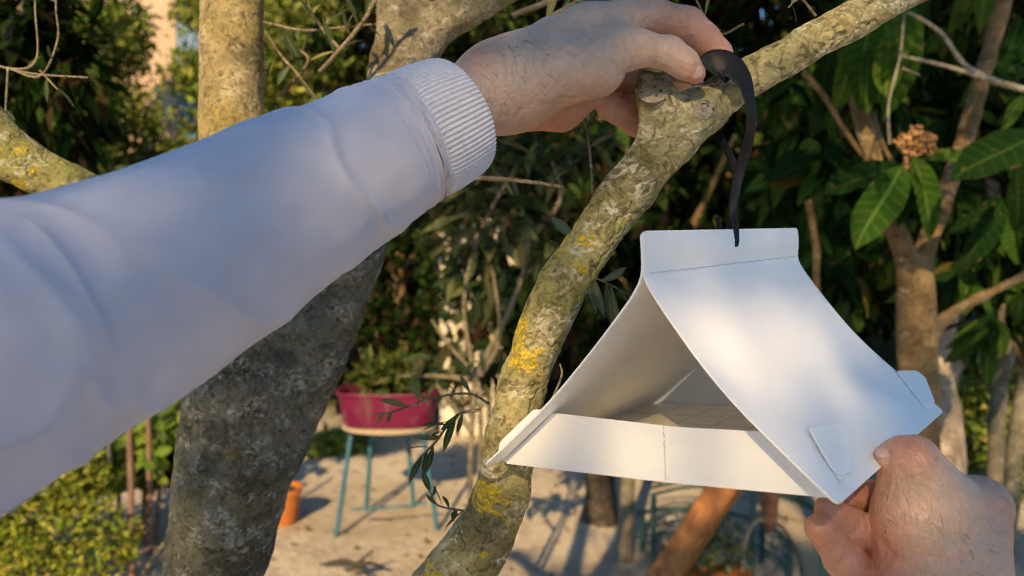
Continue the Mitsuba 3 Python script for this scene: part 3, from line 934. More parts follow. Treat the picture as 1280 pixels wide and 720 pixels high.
# left hand, thumb side towards the camera, pinching the strap between thumb and forefinger
L_arm = chain(J(420, 215, .53, 46), J(540, 150, .572, 46), J(612, 116, .592, 49), J(640, 106, .598, 49))
L_palm = [(*[J(625, 98, .605, 44)[0], J(735, 42, .612, 36)[0]], rpx(44, .605), rpx(36, .612)), *chain(J(640, 118, .615, 44), J(700, 70, .63, 48), J(765, 42, .64, 34)), *chain(J(640, 128, .628, 36), J(700, 132, .634, 31), J(735, 108, .645, 26)), *chain(J(735, 42, .612, 36), J(784, 26, .616, 27)), *chain(J(700, 70, .645, 40), J(770, 66, .665, 27))]
L_thenar = chain(J(655, 108, .592, 42), J(715, 88, .588, 37), J(745, 84, .590, 35), J(775, 63, .592, 25))
L_thumb = chain(J(772, 63, .592, 25), J(800, 60, .594, 21), J(836, 66, .598, 19.5), J(855, 80, .600, 17.5), J(869, 92, .602, 13))
L_index = chain(J(784, 26, .616, 27), J(815, 22, .622, 23), J(858, 33, .630, 22.5), J(880, 50, .634, 19.5), J(896, 68, .636, 17.5), J(903, 86, .635, 13.5))
L_middle = chain(J(765, 42, .640, 28), J(830, 70, .668, 22), J(858, 110, .682, 20), J(832, 142, .678, 19), J(788, 132, .660, 17))
L_ring = chain(J(740, 80, .655, 28), J(800, 110, .680, 22), J(840, 160, .692, 20), J(800, 152, .668, 19), J(762, 134, .650, 17))
cre = [([(766, 80), (778, 90), (797, 99)], .0022, .0022), ([(792, 8), (795, 24), (797, 38)], .0018, .0016), ([(813, 6), (817, 22), (819, 38)], .0014, .0010), ([(700, 124), (720, 124), (742, 122)], .002, .0014), ([(834, 47), (839, 60)], .0012, .0010), ([(840, 49), (844, 61)], .0012, .0010), ([(828, 46), (832, 58)], .0012, .0009),
       ([(748, 127), (740, 140), (735, 152)], .0018, .0014), ([(660, 128), (685, 132), (712, 130)], .0025, .0010), ([(642, 150), (655, 135), (668, 126)], .002, .0008), ([(646, 62), (650, 78), (648, 92)], .0013, .0008), ([(656, 58), (660, 76), (659, 92)], .0013, .0008), ([(668, 56), (671, 76), (669, 94)], .0013, .0008), ([(682, 55), (684, 72), (682, 88)], .0013, .0007), ([(632, 66), (637, 84), (635, 100)], .0013, .0008), ([(858, 12), (866, 24), (868, 38)], .0013, .0011), ([(866, 16), (873, 28)], .0013, .0009), ([(870, 84), (874, 92), (872, 100)], .0010, .0005)]
fL = hand_sdf([L_arm, L_palm, L_thenar, L_thumb, L_index, L_middle, L_ring], .006, [.022, .016, .010, .0035, .003, .003], cre)
loL, hiL = bounds(L_arm + L_palm + L_thenar + L_thumb + L_index + L_middle + L_ring, .01)
hL = sdf_mesh(fL, loL, hiL, .0017)
hotL = [(at(880, 55, .634), .018), (at(903, 84, .635), .014), (at(840, 35, .63), .022), (at(870, 95, .60), .009), (at(780, 140, .66), .022), (at(700, 150, .63), .03), (at(600, 80, .58), .012)]

# right hand, coming up from below, thumb on the panel, fingers under it
R_arm = chain(J(1330, 1150, .46, 62), J(1240, 930, .50, 62), J(1190, 800, .52, 62), J(1178, 735, .525, 66))
R_back = [*chain(J(1150, 700, .525, 56), J(1148, 650, .525, 54), J(1143, 605, .525, 44)), *chain(J(1195, 725, .53, 60), J(1206, 670, .53, 48), J(1224, 634, .53, 39)), *chain(J(1175, 680, .53, 62), J(1170, 640, .53, 55))]
R_thumb = chain(J(1165, 620, .522, 44), J(1140, 576, .515, 30), J(1122, 571, .517, 19), J(1106, 572, .519, 12.5))
R_index = chain(J(1205, 660, .555, 34), J(1140, 640, .565, 26), J(1092, 624, .565, 21), J(1062, 622, .56, 17))
R_middle = chain(J(1190, 690, .555, 34), J(1112, 690, .558, 25), J(1065, 660, .540, 22), J(1036, 637, .527, 18))
R_ring = chain(J(1180, 730, .545, 34), J(1100, 742, .545, 26), J(1055, 700, .528, 22), J(1024, 660, .515, 18.5))
cre = [([(1040, 716), (1054, 701), (1068, 685)], .0022, .0026), ([(1060, 684), (1068, 668), (1075, 654)], .0022, .0026), ([(1112, 548), (1110, 566), (1111, 584), (1106, 596)], .0018, .0022), ([(1132, 546), (1134, 556)], .0013, .0009), ([(1140, 546), (1142, 556)], .0013, .0009), ([(1100, 676), (1112, 690), (1108, 704)], .003, .0018), ([(1150, 660), (1185, 672), (1215, 668)], .0016, .0008), ([(1140, 690), (1180, 700), (1220, 694)], .0016, .0008), ([(1205, 592), (1196, 606)], .003, .0012), ([(1152, 640), (1180, 646)], .0014, .0007)]
fR = hand_sdf([R_arm, R_back, R_thumb, R_index, R_middle, R_ring], .008, [.022, .010, .004, .0015, .0015], cre)
loR, hiR = bounds(R_arm + R_back + R_thumb + R_index + R_middle + R_ring, .01)
hR = sdf_mesh(fR, loR, hiR, .002)
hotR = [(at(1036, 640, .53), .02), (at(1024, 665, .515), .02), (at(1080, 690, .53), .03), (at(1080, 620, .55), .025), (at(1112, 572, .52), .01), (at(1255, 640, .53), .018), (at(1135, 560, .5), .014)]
skin = join([hL, hR])
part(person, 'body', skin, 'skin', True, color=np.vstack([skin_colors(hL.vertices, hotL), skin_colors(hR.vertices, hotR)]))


def nail(c, along, out, l, w):
    x = unit(along); z = unit(out - x * (out @ x)); y = np.cross(z, x)
    m_ = trimesh.creation.icosphere(3, 1.0)
    m_.vertices = m_.vertices * [l, w, w * .42]
    m_.apply_transform(basis(x, y, z, c))
    return m_


part(person, 'fingernail', nail(at(868, 88, .5945), at(868, 92, .602) - at(845, 74, .600), at(872, 82, .55) - at(868, 90, .60), .0072, .0055), 'nail', True)

part(person, 'fingernail', nail(surf(fR, 1105, 566) + A_(0, .0015, -.0005), at(1104, 572, .519) - at(1122, 570, .517), A_(-.3, -.7, .75), .0048, .0042), 'nail', True)

# fine dark hair on the wrists
H = []
for fn, mesh, region in ((fL, hL, [(at(640, 90, .575), .030, 70)]), (fR, hR, [(at(1165, 690, .50), .034, 40)])):
    for c, r, cnt in region:
        idx = np.nonzero(np.linalg.norm(mesh.vertices - c, axis=1) < r)[0]
        vn = mesh.vertex_normals
        for i in rng.choice(idx, cnt // 2):
            p0, nn = mesh.vertices[i], vn[i]
            t0 = unit(np.array([.6, .1, -.9]) + rng.normal(size=3) * .5); t0 = unit(t0 - nn * (t0 @ nn))
            Lh = .005 + .006 * rng.random()
            pp = [p0 - nn * .0002, p0 + t0 * Lh * .5 + nn * .0008, p0 + t0 * Lh + nn * .0005 + rng.normal(size=3) * .0007]
            H.append(tube(pp, [.00002, .000017, .000008], 5, 3, caps=False))
part(person, 'arm_hair', join(H), 'arm_hair', kind='stuff')


# sleeves
def sleeve_mesh(rows, n, sides, world_tail, world_r, seed):
    P, R = pts(*rows)
    P, R = P + [np.array(x, float) for x in world_tail], R + list(world_r)
    def fn(Rr, s, a):
        q = np.stack(np.broadcast_arrays(np.cos(a) * 1.2, np.sin(a) * 1.2, s * 16), -1) + seed
        fold = meshkit.fbm(q, 3, seed) - 0.5
        w1 = meshkit.fbm(np.stack(np.broadcast_arrays(np.cos(a) * .8 + s * 3, np.sin(a) * .8, s * 9), -1) + seed * 3, 2, seed + 5)
        rid = np.maximum(0, 1 - np.abs(2 * w1 - 1) * 3.2) ** 2
        w2 = meshkit.fbm(np.stack(np.broadcast_arrays(np.cos(a) * 1.1, np.sin(a) * 1.1, s * 60), -1) + seed, 2, seed + 8)
        rid2 = np.maximum(0, 1 - np.abs(2 * w2 - 1) * 3) ** 2 * np.exp(-(s * 9) ** 2)
        return Rr * (1 + 0.05 * rid * np.minimum(s * 10, 1) + 0.05 * rid2 + 0.03 * fold * np.minimum(s * 12, 1) + 0.012 * np.sin(s * 95 + 2.5 * np.sin(a + seed)) * np.exp(-s * 14))
    m_ = tube(P, R, n, sides, fn=fn, caps=False)
    uv = np.stack(np.broadcast_arrays(np.linspace(0, 1, sides)[None] * 2, np.linspace(0, 2.0, n)[:, None]), -1).reshape(-1, 2)
    return m_, uv


def cuff_mesh(rows, n, sides, ribs):
    P, R = pts(*rows)
    def fn(Rr, s, a): return Rr * (1 + 0.016 * np.sin(a * ribs) * 0.95 * np.minimum(1, np.minimum(s, 1 - s) * 14))
    outer = tube(P, R, n, sides, fn=fn, caps=False)
    inner = tube(P, np.array(R) * .93, n, sides, caps=False)
    v = np.vstack([outer.vertices, inner.vertices]); k = len(outer.vertices)
    f = [outer.faces, inner.faces[:, ::-1] + k]
    j = np.arange(sides); j2 = (j + 1) % sides
    e = (n - 1) * sides
    f += [np.stack([e + j, e + j2, k + e + j2], 1), np.stack([e + j, k + e + j2, k + e + j], 1), np.stack([j2, j, k + j], 1), np.stack([j2, k + j, k + j2], 1)]
    return trimesh.Trimesh(v, np.vstack(f), process=False)


srows = [(524, 169, .558, 79), (500, 181, .552, 85), (470, 197, .542, 91), (410, 229, .518, 98), (350, 262, .49, 111), (220, 333, .44, 132), (85, 397, .40, 156), (-10, 442, .37, 172), (-130, 505, .335, 190), (-300, 600, .30, 208)]
sl, uv = sleeve_mesh(srows, 260, 140, [(-.34, .12, 1.36), (-.27, -.10, 1.36), (-.2, -.2, 1.35)], [.07, .075, .08], 2)
part(person, 'sleeve', sl, 'sweater', True, uv=uv)
part(person, 'cuff', cuff_mesh([(515, 174, .556, 82), (530, 166, .560, 82), (548, 157, .565, 80), (566, 148, .570, 76), (572, 145, .572, 72)], 24, 1400, 84), 'cuff_knit', True, label='ribbed cuff at the left wrist')
sl, uv = sleeve_mesh([(1228, 905, .502, 80), (1240, 940, .498, 88), (1290, 1060, .475, 100)], 90, 60, [(.36, .30, 1.08), (.30, .05, 1.2), (.22, -.15, 1.35)], [.06, .065, .07], 5)
part(person, 'sleeve', sl, 'sweater', True, uv=uv)

# ------------------------------------------------------------------ loquat tree at the right, its leaves each a piece
loq = thing('loquat_tree', 'loquat tree with big ribbed leaves and orange-brown flower heads right of the trap', 'tree')
b0 = on_ground(1150, 2.35)
P, R = pts((1148, 520, 2.33, 24), (1146, 440, 2.32, 23), (1145, 385, 2.31, 23), (1142, 345, 2.3, 19), (1130, 315, 2.28, 13), (1113, 270, 2.25, 11), (1096, 215, 2.2, 11), (1082, 165, 2.18, 10), (1070, 120, 2.18, 9), (1066, 40, 2.2, 10), (1072, -60, 2.25, 8))
seg = limb_segs([b0 + [0, 0, -.05], b0 + [.01, 0, .3]] + P, [.085, .07] + R, 34)
P, R = pts((1146, 365, 2.31, 18), (1152, 325, 2.32, 13), (1168, 280, 2.34, 11), (1192, 215, 2.36, 10.5), (1210, 160, 2.38, 10), (1224, 110, 2.38, 10), (1241, 50, 2.4, 9.5), (1258, -20, 2.42, 11), (1280, -140, 2.5, 8))
seg2 = limb_segs(P, R, 20)
P, R = pts((1092, 205, 2.2, 7), (1086, 170, 2.19, 6.5), (1078, 135, 2.17, 6), (1082, 60, 2.2, 5))
seg3 = limb_segs(P, R, 8)
P, R = pts((1158, 425, 2.3, 11), (1185, 395, 2.33, 8), (1225, 372, 2.36, 6), (1300, 335, 2.4, 5))
seg4 = limb_segs(P, R, 8)
part(loq, 'trunk', wood([seg, seg2, seg3, seg4], 0.006, 0.02, 0.004, 14), 'bark_loquat', True)
for rows, r0, r1 in (([(1005, 90, 2.1), (1030, 120, 2.15), (1062, 172, 2.2), (1096, 215, 2.2)], 4, 3), ([(1010, 250, 2.2), (1020, 310, 2.25), (1026, 380, 2.3), (1080, 460, 2.32)], 5, 5), ([(1090, 140, 2.18), (1108, 190, 2.18), (1138, 228, 2.2)], 3, 3), ([(1282, 112, 1.9), (1240, 100, 1.92), (1205, 80, 1.94), (1175, 40, 1.96), (1135, 15, 1.98)], 4.2, 2.2), ([(1282, 112, 1.9), (1230, 97, 1.92), (1180, 82, 1.94), (1128, 70, 1.96)], 3.6, 1.8), ([(1112, 180, 1.96), (1111, 130, 1.96), (1125, 70, 1.96), (1130, 15, 1.98)], 1.8, 1.4), ([(1128, 85, 1.96), (1150, 94, 1.96)], 1.2, .8)):
    twig(loq, rows, r0, r1, 'twig_pale' if rows[0][2] < 2 else 'bark_loquat')

LQ = []
for k, (dp, wd, fo, ba) in enumerate([(.10, .40, .34, .62), (.30, .36, .5, .7), (.55, .42, .25, .6), (.2, .34, .7, .8), (.75, .38, .4, .7), (-.1, .44, .3, .62)]):
    v_, f_, uv_ = leaf_shape(20, 8, wd, rib=.045, fold=fo, droop=dp, veins=8 + k % 3, base=ba)
    e_ = np.abs(uv_[:, :1] - .5) * 2
    v_ = v_ + .10 * e_ * (meshkit.fbm(np.c_[uv_ * [1.5, 4], uv_[:, :1] * 0] + 7 * k, 3, k) - .5)[:, None] * [0.4, 0.2, 1.0] + np.c_[.12 * np.sin(2.2 * uv_[:, 1] + k) * uv_[:, 1], uv_[:, 1] * 0, uv_[:, 1] * 0]
    LQ.append((v_, f_, uv_))


def lq_leaf(px0, py0, d0, px1, py1, d1, face=(0, -1, .4), m_=0, cur=0):
    a, b = at(px0, py0, d0), at(px1, py1, d1)
    leaf_part(loq, f'loquat{cur}', LQ[cur], a, b - a, np.array(face, float), np.linalg.norm(b - a) * 1.02, f'loquat_leaf_{m_}')


for row in [(1128, 205, 2.05, 1085, 312, 2.0, (-.2, -1, .3), 0), (1140, 195, 2.06, 1192, 280, 2.0, (.3, -1, .35), 0), (1130, 205, 2.06, 1030, 245, 2.1, (0, -.8, .7), 1), (1150, 200, 2.1, 1235, 186, 2.05, (0, -.7, .8), 2), (1300, 165, 1.9, 1205, 228, 1.85, (.2, -.9, .6), 1), (1140, 210, 2.12, 1132, 285, 2.15, (0, -1, .1), 1),
            (1252, 250, 2.2, 1228, 330, 2.15, (.3, -1, .2), 1), (1132, 0, 1.98, 1145, 126, 1.95, (.3, -1, .1), 0), (1120, 25, 2.0, 1118, 120, 2.0, (-.5, -1, .1), 2), (1090, 20, 2.1, 1076, 108, 2.05, (-.2, -1, .3), 0), (1075, 40, 2.12, 1062, 125, 2.1, (.2, -1, .2), 2), (1085, 60, 2.1, 1096, 130, 2.05, (.1, -1, .2), 0),
            (1232, -30, 2.0, 1236, 25, 1.98, (0, -1, .2), 0), (1275, 20, 2.1, 1262, 95, 2.1, (.2, -1, .2), 1), (1280, 120, 2.0, 1262, 150, 1.98, (0, -1, .4), 2), (1040, 60, 2.2, 1028, 130, 2.2, (0, -1, .3), 1), (1300, 60, 2.0, 1250, 110, 1.95, (0, -1, .4), 1), (1270, 210, 2.2, 1290, 290, 2.2, (0, -1, .2), 1), (1022, 240, 2.3, 1010, 310, 2.3, (0, -1, .2), 1)]:
    lq_leaf(*row[:6], row[6], row[7], int(rng.integers(0, 3)))
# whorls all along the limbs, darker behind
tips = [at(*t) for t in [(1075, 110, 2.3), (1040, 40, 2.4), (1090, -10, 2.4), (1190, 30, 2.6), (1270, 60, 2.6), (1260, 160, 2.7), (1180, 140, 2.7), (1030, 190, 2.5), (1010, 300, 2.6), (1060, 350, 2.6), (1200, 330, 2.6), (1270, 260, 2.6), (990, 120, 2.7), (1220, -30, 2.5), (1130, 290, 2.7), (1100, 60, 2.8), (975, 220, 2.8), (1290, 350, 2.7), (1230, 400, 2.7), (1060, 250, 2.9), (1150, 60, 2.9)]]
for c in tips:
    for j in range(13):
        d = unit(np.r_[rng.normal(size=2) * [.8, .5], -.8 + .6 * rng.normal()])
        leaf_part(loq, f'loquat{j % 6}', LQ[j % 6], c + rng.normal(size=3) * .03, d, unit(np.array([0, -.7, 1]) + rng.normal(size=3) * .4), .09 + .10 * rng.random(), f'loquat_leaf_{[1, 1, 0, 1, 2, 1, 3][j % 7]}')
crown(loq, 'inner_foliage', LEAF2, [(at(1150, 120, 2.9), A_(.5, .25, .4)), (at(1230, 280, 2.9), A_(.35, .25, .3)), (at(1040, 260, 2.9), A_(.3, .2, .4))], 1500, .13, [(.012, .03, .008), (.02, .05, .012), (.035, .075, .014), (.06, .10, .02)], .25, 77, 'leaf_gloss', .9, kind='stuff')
# flower heads
for c, r, cnt in ((at(1145, 180, 2.08), .055, 330), (at(1128, 215, 2.1), .035, 140), (at(1110, 285, 2.3), .03, 70)):
    fl_ = []
    for j in range(cnt):
        s_ = trimesh.creation.icosphere(1, .0030 + .0045 * rng.random() ** 2)
        s_.vertices = s_.vertices * rng.uniform(.5, 1.3, 3) + .0012 * rng.normal(size=s_.vertices.shape)
        w_ = rnd_dir(1)[0]
        s_.apply_translation(c + w_ * r * (.35 + .65 * rng.random()) * [1.1, .8, .8] * (.6 + .6 * meshkit.noise(w_ * 2.2 + 5)))
        fl_.append(s_)
    part(loq, 'flower_head', join(fl_), 'flower_brown', True)

# ------------------------------------------------------------------ other trees and shrubs
GREY = 'bark_grey'


def tree(name, label, cat, foot, limbs, blobs, n, size, cols, clump=.5, seed=0, tpl=FLAKE, matk=GREY, leafm='leaf_matte', group=None, down=.3, keep=None):
    k = thing(name, label, cat, group)
    ms = [tube(P, R, 8 * len(P), 9, .18, 8) for P, R in limbs]
    part(k, 'trunk', join(ms), matk, True)
    if n: crown(k, 'crown', tpl, blobs, n, size, cols, clump, seed, leafm, down, keep=keep)
    return k


def A(*v): return np.array(v, float)


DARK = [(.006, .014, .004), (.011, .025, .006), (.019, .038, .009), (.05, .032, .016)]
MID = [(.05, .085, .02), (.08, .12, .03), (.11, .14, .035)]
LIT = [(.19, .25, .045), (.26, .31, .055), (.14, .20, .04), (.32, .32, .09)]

# right edge: slim grey trunks
P, R = pts((1240, 640, 3.6, 10), (1245, 560, 3.6, 10), (1250, 480, 3.6, 9.5), (1256, 440, 3.6, 11), (1246, 400, 3.55, 9), (1256, 340, 3.55, 8), (1236, 200, 3.6, 6))
tree('slim_tree', 'slim grey tree trunk with an orange-lit bend behind the right hand', 'tree', None, [([on_ground(1230, 3.6)] + P, [.06] + R)], [(at(1250, 120, 4.0), A(.8, .6, .7))], 900, .12, DARK, .4, 2, LEAF2)
P, R = pts((1262, 640, 3.1, 10.5), (1270, 560, 3.1, 10.5), (1284, 480, 3.1, 10.5), (1330, 380, 3.1, 10), (1380, 200, 3.1, 8))
tree('slim_tree', 'slim brown trunk leaning right at the right edge', 'tree', None, [([on_ground(1250, 3.1)] + P, [.055] + R)], [(at(1400, 150, 3.2), A(.5, .5, .6))], 500, .12, DARK, .4, 3, LEAF2)
P, R = pts((1186, 640, 3.3, 25), (1180, 560, 3.3, 23), (1176, 500, 3.3, 21), (1172, 440, 3.35, 16), (1190, 360, 3.4, 12), (1195, 250, 3.5, 9))
tree('pale_tree', 'tree with a pale pinkish trunk in patchy sun behind the trap corner', 'tree', None, [([on_ground(1195, 3.3)] + P, [.12] + R)], [(at(1190, 180, 4.0), A(.7, .6, .8))], 700, .12, DARK, .4, 5, LEAF2, 'bark_pale')
# forked pale sapling in the gap at right
k = thing('sapling', 'young forked sapling with yellow-green leaves in the gap at right', 'sapling')
g = on_ground(1178, 4.6)
part(k, 'trunk', join([tube([g, at(1186, 500, 4.6), at(1196, 465, 4.6), at(1202, 430, 4.6), at(1212, 420, 4.6)], [.03, .025, .022, .018, .014], 24, 7, .1, 9), tube([at(1198, 462, 4.6), at(1208, 440, 4.6), at(1213, 415, 4.6)], [.02, .017, .012], 12, 7)]), 'bark_pale', True)
crown(k, 'crown', LEAF2, [(at(1205, 425, 4.6), A(.12, .1, .10))], 60, .09, LIT, 0, 1)

# the dark evergreen mass behind the trap
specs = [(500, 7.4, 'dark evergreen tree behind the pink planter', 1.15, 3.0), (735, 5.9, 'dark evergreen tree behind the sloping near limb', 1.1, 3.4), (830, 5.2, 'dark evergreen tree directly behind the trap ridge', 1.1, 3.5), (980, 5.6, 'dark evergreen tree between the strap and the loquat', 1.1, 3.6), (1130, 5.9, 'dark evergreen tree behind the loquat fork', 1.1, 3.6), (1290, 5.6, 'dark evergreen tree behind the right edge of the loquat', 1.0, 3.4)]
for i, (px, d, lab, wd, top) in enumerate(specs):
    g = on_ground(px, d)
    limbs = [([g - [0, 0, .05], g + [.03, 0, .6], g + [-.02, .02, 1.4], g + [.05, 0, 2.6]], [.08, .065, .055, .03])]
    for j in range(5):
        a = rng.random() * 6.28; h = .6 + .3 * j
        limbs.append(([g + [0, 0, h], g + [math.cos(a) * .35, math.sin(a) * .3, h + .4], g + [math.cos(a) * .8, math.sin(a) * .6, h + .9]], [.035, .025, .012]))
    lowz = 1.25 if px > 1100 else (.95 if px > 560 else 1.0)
    blobs = [(g + [0, .1, 2.0], A(wd, .8, 1.1)), (g + [.1, .1, top], A(wd * .9, .8, .9)), (g + [-.2, .2, lowz], A(wd * .9, .55, .45)), (g + [.1, -1.3, 4.1], A(1.1, 1.6, .55))]  # last ellipsoid: overhead foliage added to keep skylight off the background
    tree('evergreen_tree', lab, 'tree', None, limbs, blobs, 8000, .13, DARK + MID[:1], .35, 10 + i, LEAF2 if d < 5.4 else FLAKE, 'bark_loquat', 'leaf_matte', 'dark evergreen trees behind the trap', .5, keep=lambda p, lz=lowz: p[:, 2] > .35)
# shrub row at the foot of the dark trees
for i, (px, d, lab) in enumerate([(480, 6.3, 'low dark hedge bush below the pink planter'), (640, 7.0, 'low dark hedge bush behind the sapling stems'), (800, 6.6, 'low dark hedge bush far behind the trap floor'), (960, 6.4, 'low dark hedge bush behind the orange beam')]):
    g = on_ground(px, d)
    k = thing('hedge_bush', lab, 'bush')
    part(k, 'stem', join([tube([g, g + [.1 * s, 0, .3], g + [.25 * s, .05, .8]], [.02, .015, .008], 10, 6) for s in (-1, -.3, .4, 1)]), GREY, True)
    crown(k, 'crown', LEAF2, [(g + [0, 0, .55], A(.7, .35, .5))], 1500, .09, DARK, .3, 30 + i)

# far sunlit greenery across the top left and top middle
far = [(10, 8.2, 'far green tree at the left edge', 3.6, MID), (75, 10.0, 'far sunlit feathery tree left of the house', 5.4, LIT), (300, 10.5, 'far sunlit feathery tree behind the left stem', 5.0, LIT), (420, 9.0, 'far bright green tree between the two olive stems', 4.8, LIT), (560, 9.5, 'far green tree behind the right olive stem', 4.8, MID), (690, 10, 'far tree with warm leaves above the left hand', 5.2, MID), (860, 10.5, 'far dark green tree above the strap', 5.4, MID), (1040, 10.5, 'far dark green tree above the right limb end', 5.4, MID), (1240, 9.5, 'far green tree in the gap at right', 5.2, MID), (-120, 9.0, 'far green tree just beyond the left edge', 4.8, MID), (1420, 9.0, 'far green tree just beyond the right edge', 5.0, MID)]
for i, (px, d, lab, top, cols) in enumerate(far):
    g = on_ground(px, d)
    limbs = [([g - [0, 0, .05], g + [.05, 0, 1.2], g + [-.05, 0, 2.6], g + [.05, 0, top]], [.12, .1, .07, .03])]
    for j in range(6):
        a = rng.random() * 6.28; h = .8 + .45 * j
        limbs.append(([g + [0, 0, h], g + [math.cos(a) * .5, math.sin(a) * .4, h + .3], g + [math.cos(a) * 1.1, math.sin(a) * .8, h + .5]], [.04, .03, .012]))
    lo_ = 1.4 if i in (1, 2) else .9
    blobs = [(g + [0, 0, top * .5 + .3], A(1.25, .9, top * .33)), (g + [.2, 0, top * .8], A(1.0, .9, top * .25)), (g + [-.3, 0, lo_], A(1.1, .7, .6))]
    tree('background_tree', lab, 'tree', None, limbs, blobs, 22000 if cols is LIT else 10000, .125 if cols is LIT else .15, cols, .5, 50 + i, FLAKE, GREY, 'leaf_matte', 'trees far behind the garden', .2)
# tall back row that closes the view
for i, x in enumerate(np.linspace(-12, 12, 8)):
    g = A(x + .6 * rng.normal(), 15 + 1.5 * rng.random(), 0)
    tree('tall_tree', ['tall tree in the last row, leftmost', 'tall tree in the last row, second from left', 'tall tree in the last row, third from left', 'tall tree in the last row, just left of its middle', 'tall tree in the last row, just right of its middle', 'tall tree in the last row, third from right', 'tall tree in the last row, second from right', 'tall tree in the last row, rightmost'][i], 'tree', None, [([g, g + [.1, 0, 3], g + [0, 0, 7]], [.2, .16, .06])], [(g + [0, 0, 2.2], A(2.4, 1.2, 2.2)), (g + [.2, 0, 5.4], A(2.3, 1.2, 3.2))], 9000, .3, DARK + MID[:1], .8, 80 + i, FLAKE, GREY, 'leaf_matte', 'tall trees in the last row', .2)

# near dark foliage in the upper left corner
k = thing('laurel_shrub', 'dark leafy shrub in shade in the upper left corner', 'shrub')
g = on_ground(20, 2.7)
part(k, 'trunk', join([tube([on_ground(-190, 2.7), at(-160, 400, 2.7), at(-60, 200, 2.65), at(10, 60, 2.6), at(50, -80, 2.6)], [.04, .035, .03, .025, .015], 40, 8, .15, 9)]), GREY, True)
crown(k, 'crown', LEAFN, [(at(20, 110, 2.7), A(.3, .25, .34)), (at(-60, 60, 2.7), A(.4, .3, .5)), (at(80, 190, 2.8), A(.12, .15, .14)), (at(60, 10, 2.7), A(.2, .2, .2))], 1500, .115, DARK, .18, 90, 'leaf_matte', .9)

# middle: pale sapling stems and thin shoots between trunk and limb
k = thing('cane_shrub', 'bare pale-stemmed shrub left of the near limb', 'shrub')
g = on_ground(592, 2.6)
stems = []
for rows in ([(588, 620, 2.6), (590, 540, 2.6), (592, 470, 2.6), (580, 380, 2.6), (600, 290, 2.6), (650, 200, 2.6)], [(600, 600, 2.6), (601, 530, 2.6), (596, 475, 2.6), (560, 430, 2.6), (540, 400, 2.65)], [(592, 475, 2.6), (640, 380, 2.6), (660, 300, 2.6), (640, 220, 2.6)], [(600, 470, 2.6), (625, 420, 2.6), (615, 330, 2.6)], [(660, 300, 2.6), (700, 250, 2.6), (690, 200, 2.6)], [(590, 540, 2.6), (560, 500, 2.6), (545, 480, 2.6)], [(592, 475, 2.6), (545, 470, 2.62), (500, 470, 2.65)]):
    stems.append(tube(([g] if rows[0][1] > 590 else []) + [at(*r) for r in rows], np.linspace(.011, .0045, len(rows) + (rows[0][1] > 590)), 30, 7, .15, 20))
part(k, 'stem', join(stems), 'twig', True)
crown(k, 'crown', LEAFN, [(at(640, 260, 2.7), A(.28, .2, .2)), (at(700, 190, 2.7), A(.25, .2, .15)), (at(575, 225, 2.8), A(.20, .15, .13)), (at(600, 330, 2.7), A(.12, .15, .16)), (at(570, 450, 2.7), A(.2, .15, .08))], 620, .11, [(.05, .07, .03), (.09, .11, .05), (.14, .14, .06), (.03, .05, .02)], .15, 95, down=.4)

# lower left: broad-leaved bush, yellow-green ground shrub, stakes
k = thing('broadleaf_bush', 'bush of round bright green leaves between the stakes and the trunk', 'bush')
g = on_ground(170, 3.9)
part(k, 'stem', join([tube([g + [dx, 0, -.02], g + [dx * 1.5, .02, .4], at(px, py, 3.9)], [.014, .01, .005], 14, 6) for dx, px, py in ((-.1, 100, 540), (.0, 160, 500), (.06, 200, 500), (.12, 215, 520), (-.05, 130, 520))]), 'twig', True)
RL = leaf_shape(6, 4, .68, fold=.25, droop=.15, base=.55)
cnt = 0
for j in range(420):
    px, py = rng.uniform(96, 226), rng.uniform(468, 608)
    if (px > 195 and 548 < py) or cnt > 290: continue
    cnt += 1
    if py < 500 and px < 150: continue
    leaf_part(k, 'round', RL, at(px, py, 3.78 + .25 * rng.random()), unit(rng.normal(size=3) * [1, .4, .8] + [0, -.3, -.2]), unit(rng.normal(size=3) * .5 + [-.1, -1, .6]), (.055 + .04 * rng.random()) * 1.1, f'bush_leaf_{[0, 1, 2, 0][j % 4]}')
crown(k, 'inner_foliage', LEAF2, [(at(165, 545, 4.25), A(.36, .14, .27)), (at(205, 575, 4.2), A(.10, .1, .12))], 700, .08, DARK, 0, 98)
k = thing('ground_shrub', 'dense yellow-green small-leaved shrub at the lower left', 'shrub')
g = on_ground(60, 3.25)
part(k, 'stem', join([tube([g + [.15 * s, 0, -.02], g + [.2 * s, 0, .2], g + [.3 * s, .05, .4]], [.01, .008, .004], 10, 6) for s in (-3, -2, -1, 0, 1, 2)]), 'twig', True)
crown(k, 'crown', LEAF2, [(at(40, 680, 3.2), A(.42, .28, .22)), (at(95, 610, 3.5), A(.16, .2, .16)), (at(-60, 640, 3.3), A(.4, .3, .34)), (at(30, 610, 3.45), A(.25, .2, .12)), (at(150, 690, 3.35), A(.04, .05, .04))], 9500, .036, [(.22, .27, .03), (.31, .33, .045), (.14, .20, .025), (.38, .36, .08)], .06, 97, down=-.5)
for px, y0, y1, d, r, lab, mk in ((154, 500, 720, 3.25, 3.8, 'reddish wooden stake, the tallest one beside the sleeve edge', 'stake_red'), (178, 470, 668, 3.75, 3.4, 'weathered brown stake nearest the trunk', 'stake_red'), (102, 560, 640, 3.72, 2.4, 'thin grey stake half hidden by the yellow-green shrub', 'stake_grey'), (128, 530, 650, 3.72, 2.2, 'thin dark stake behind the round-leaved bush', 'stake_grey')):
    a = on_ground(px, d); b = at(px + 4, y0 - 60, d)
    one('garden_stake', tube([a - [0, 0, .05], (a + b) / 2 + [.006, 0, 0], b], [rpx(r, d) * 1.1, rpx(r, d), rpx(r, d) * .95], 40, 8, .12, 40), mk, lab, 'stake', True, group=None)

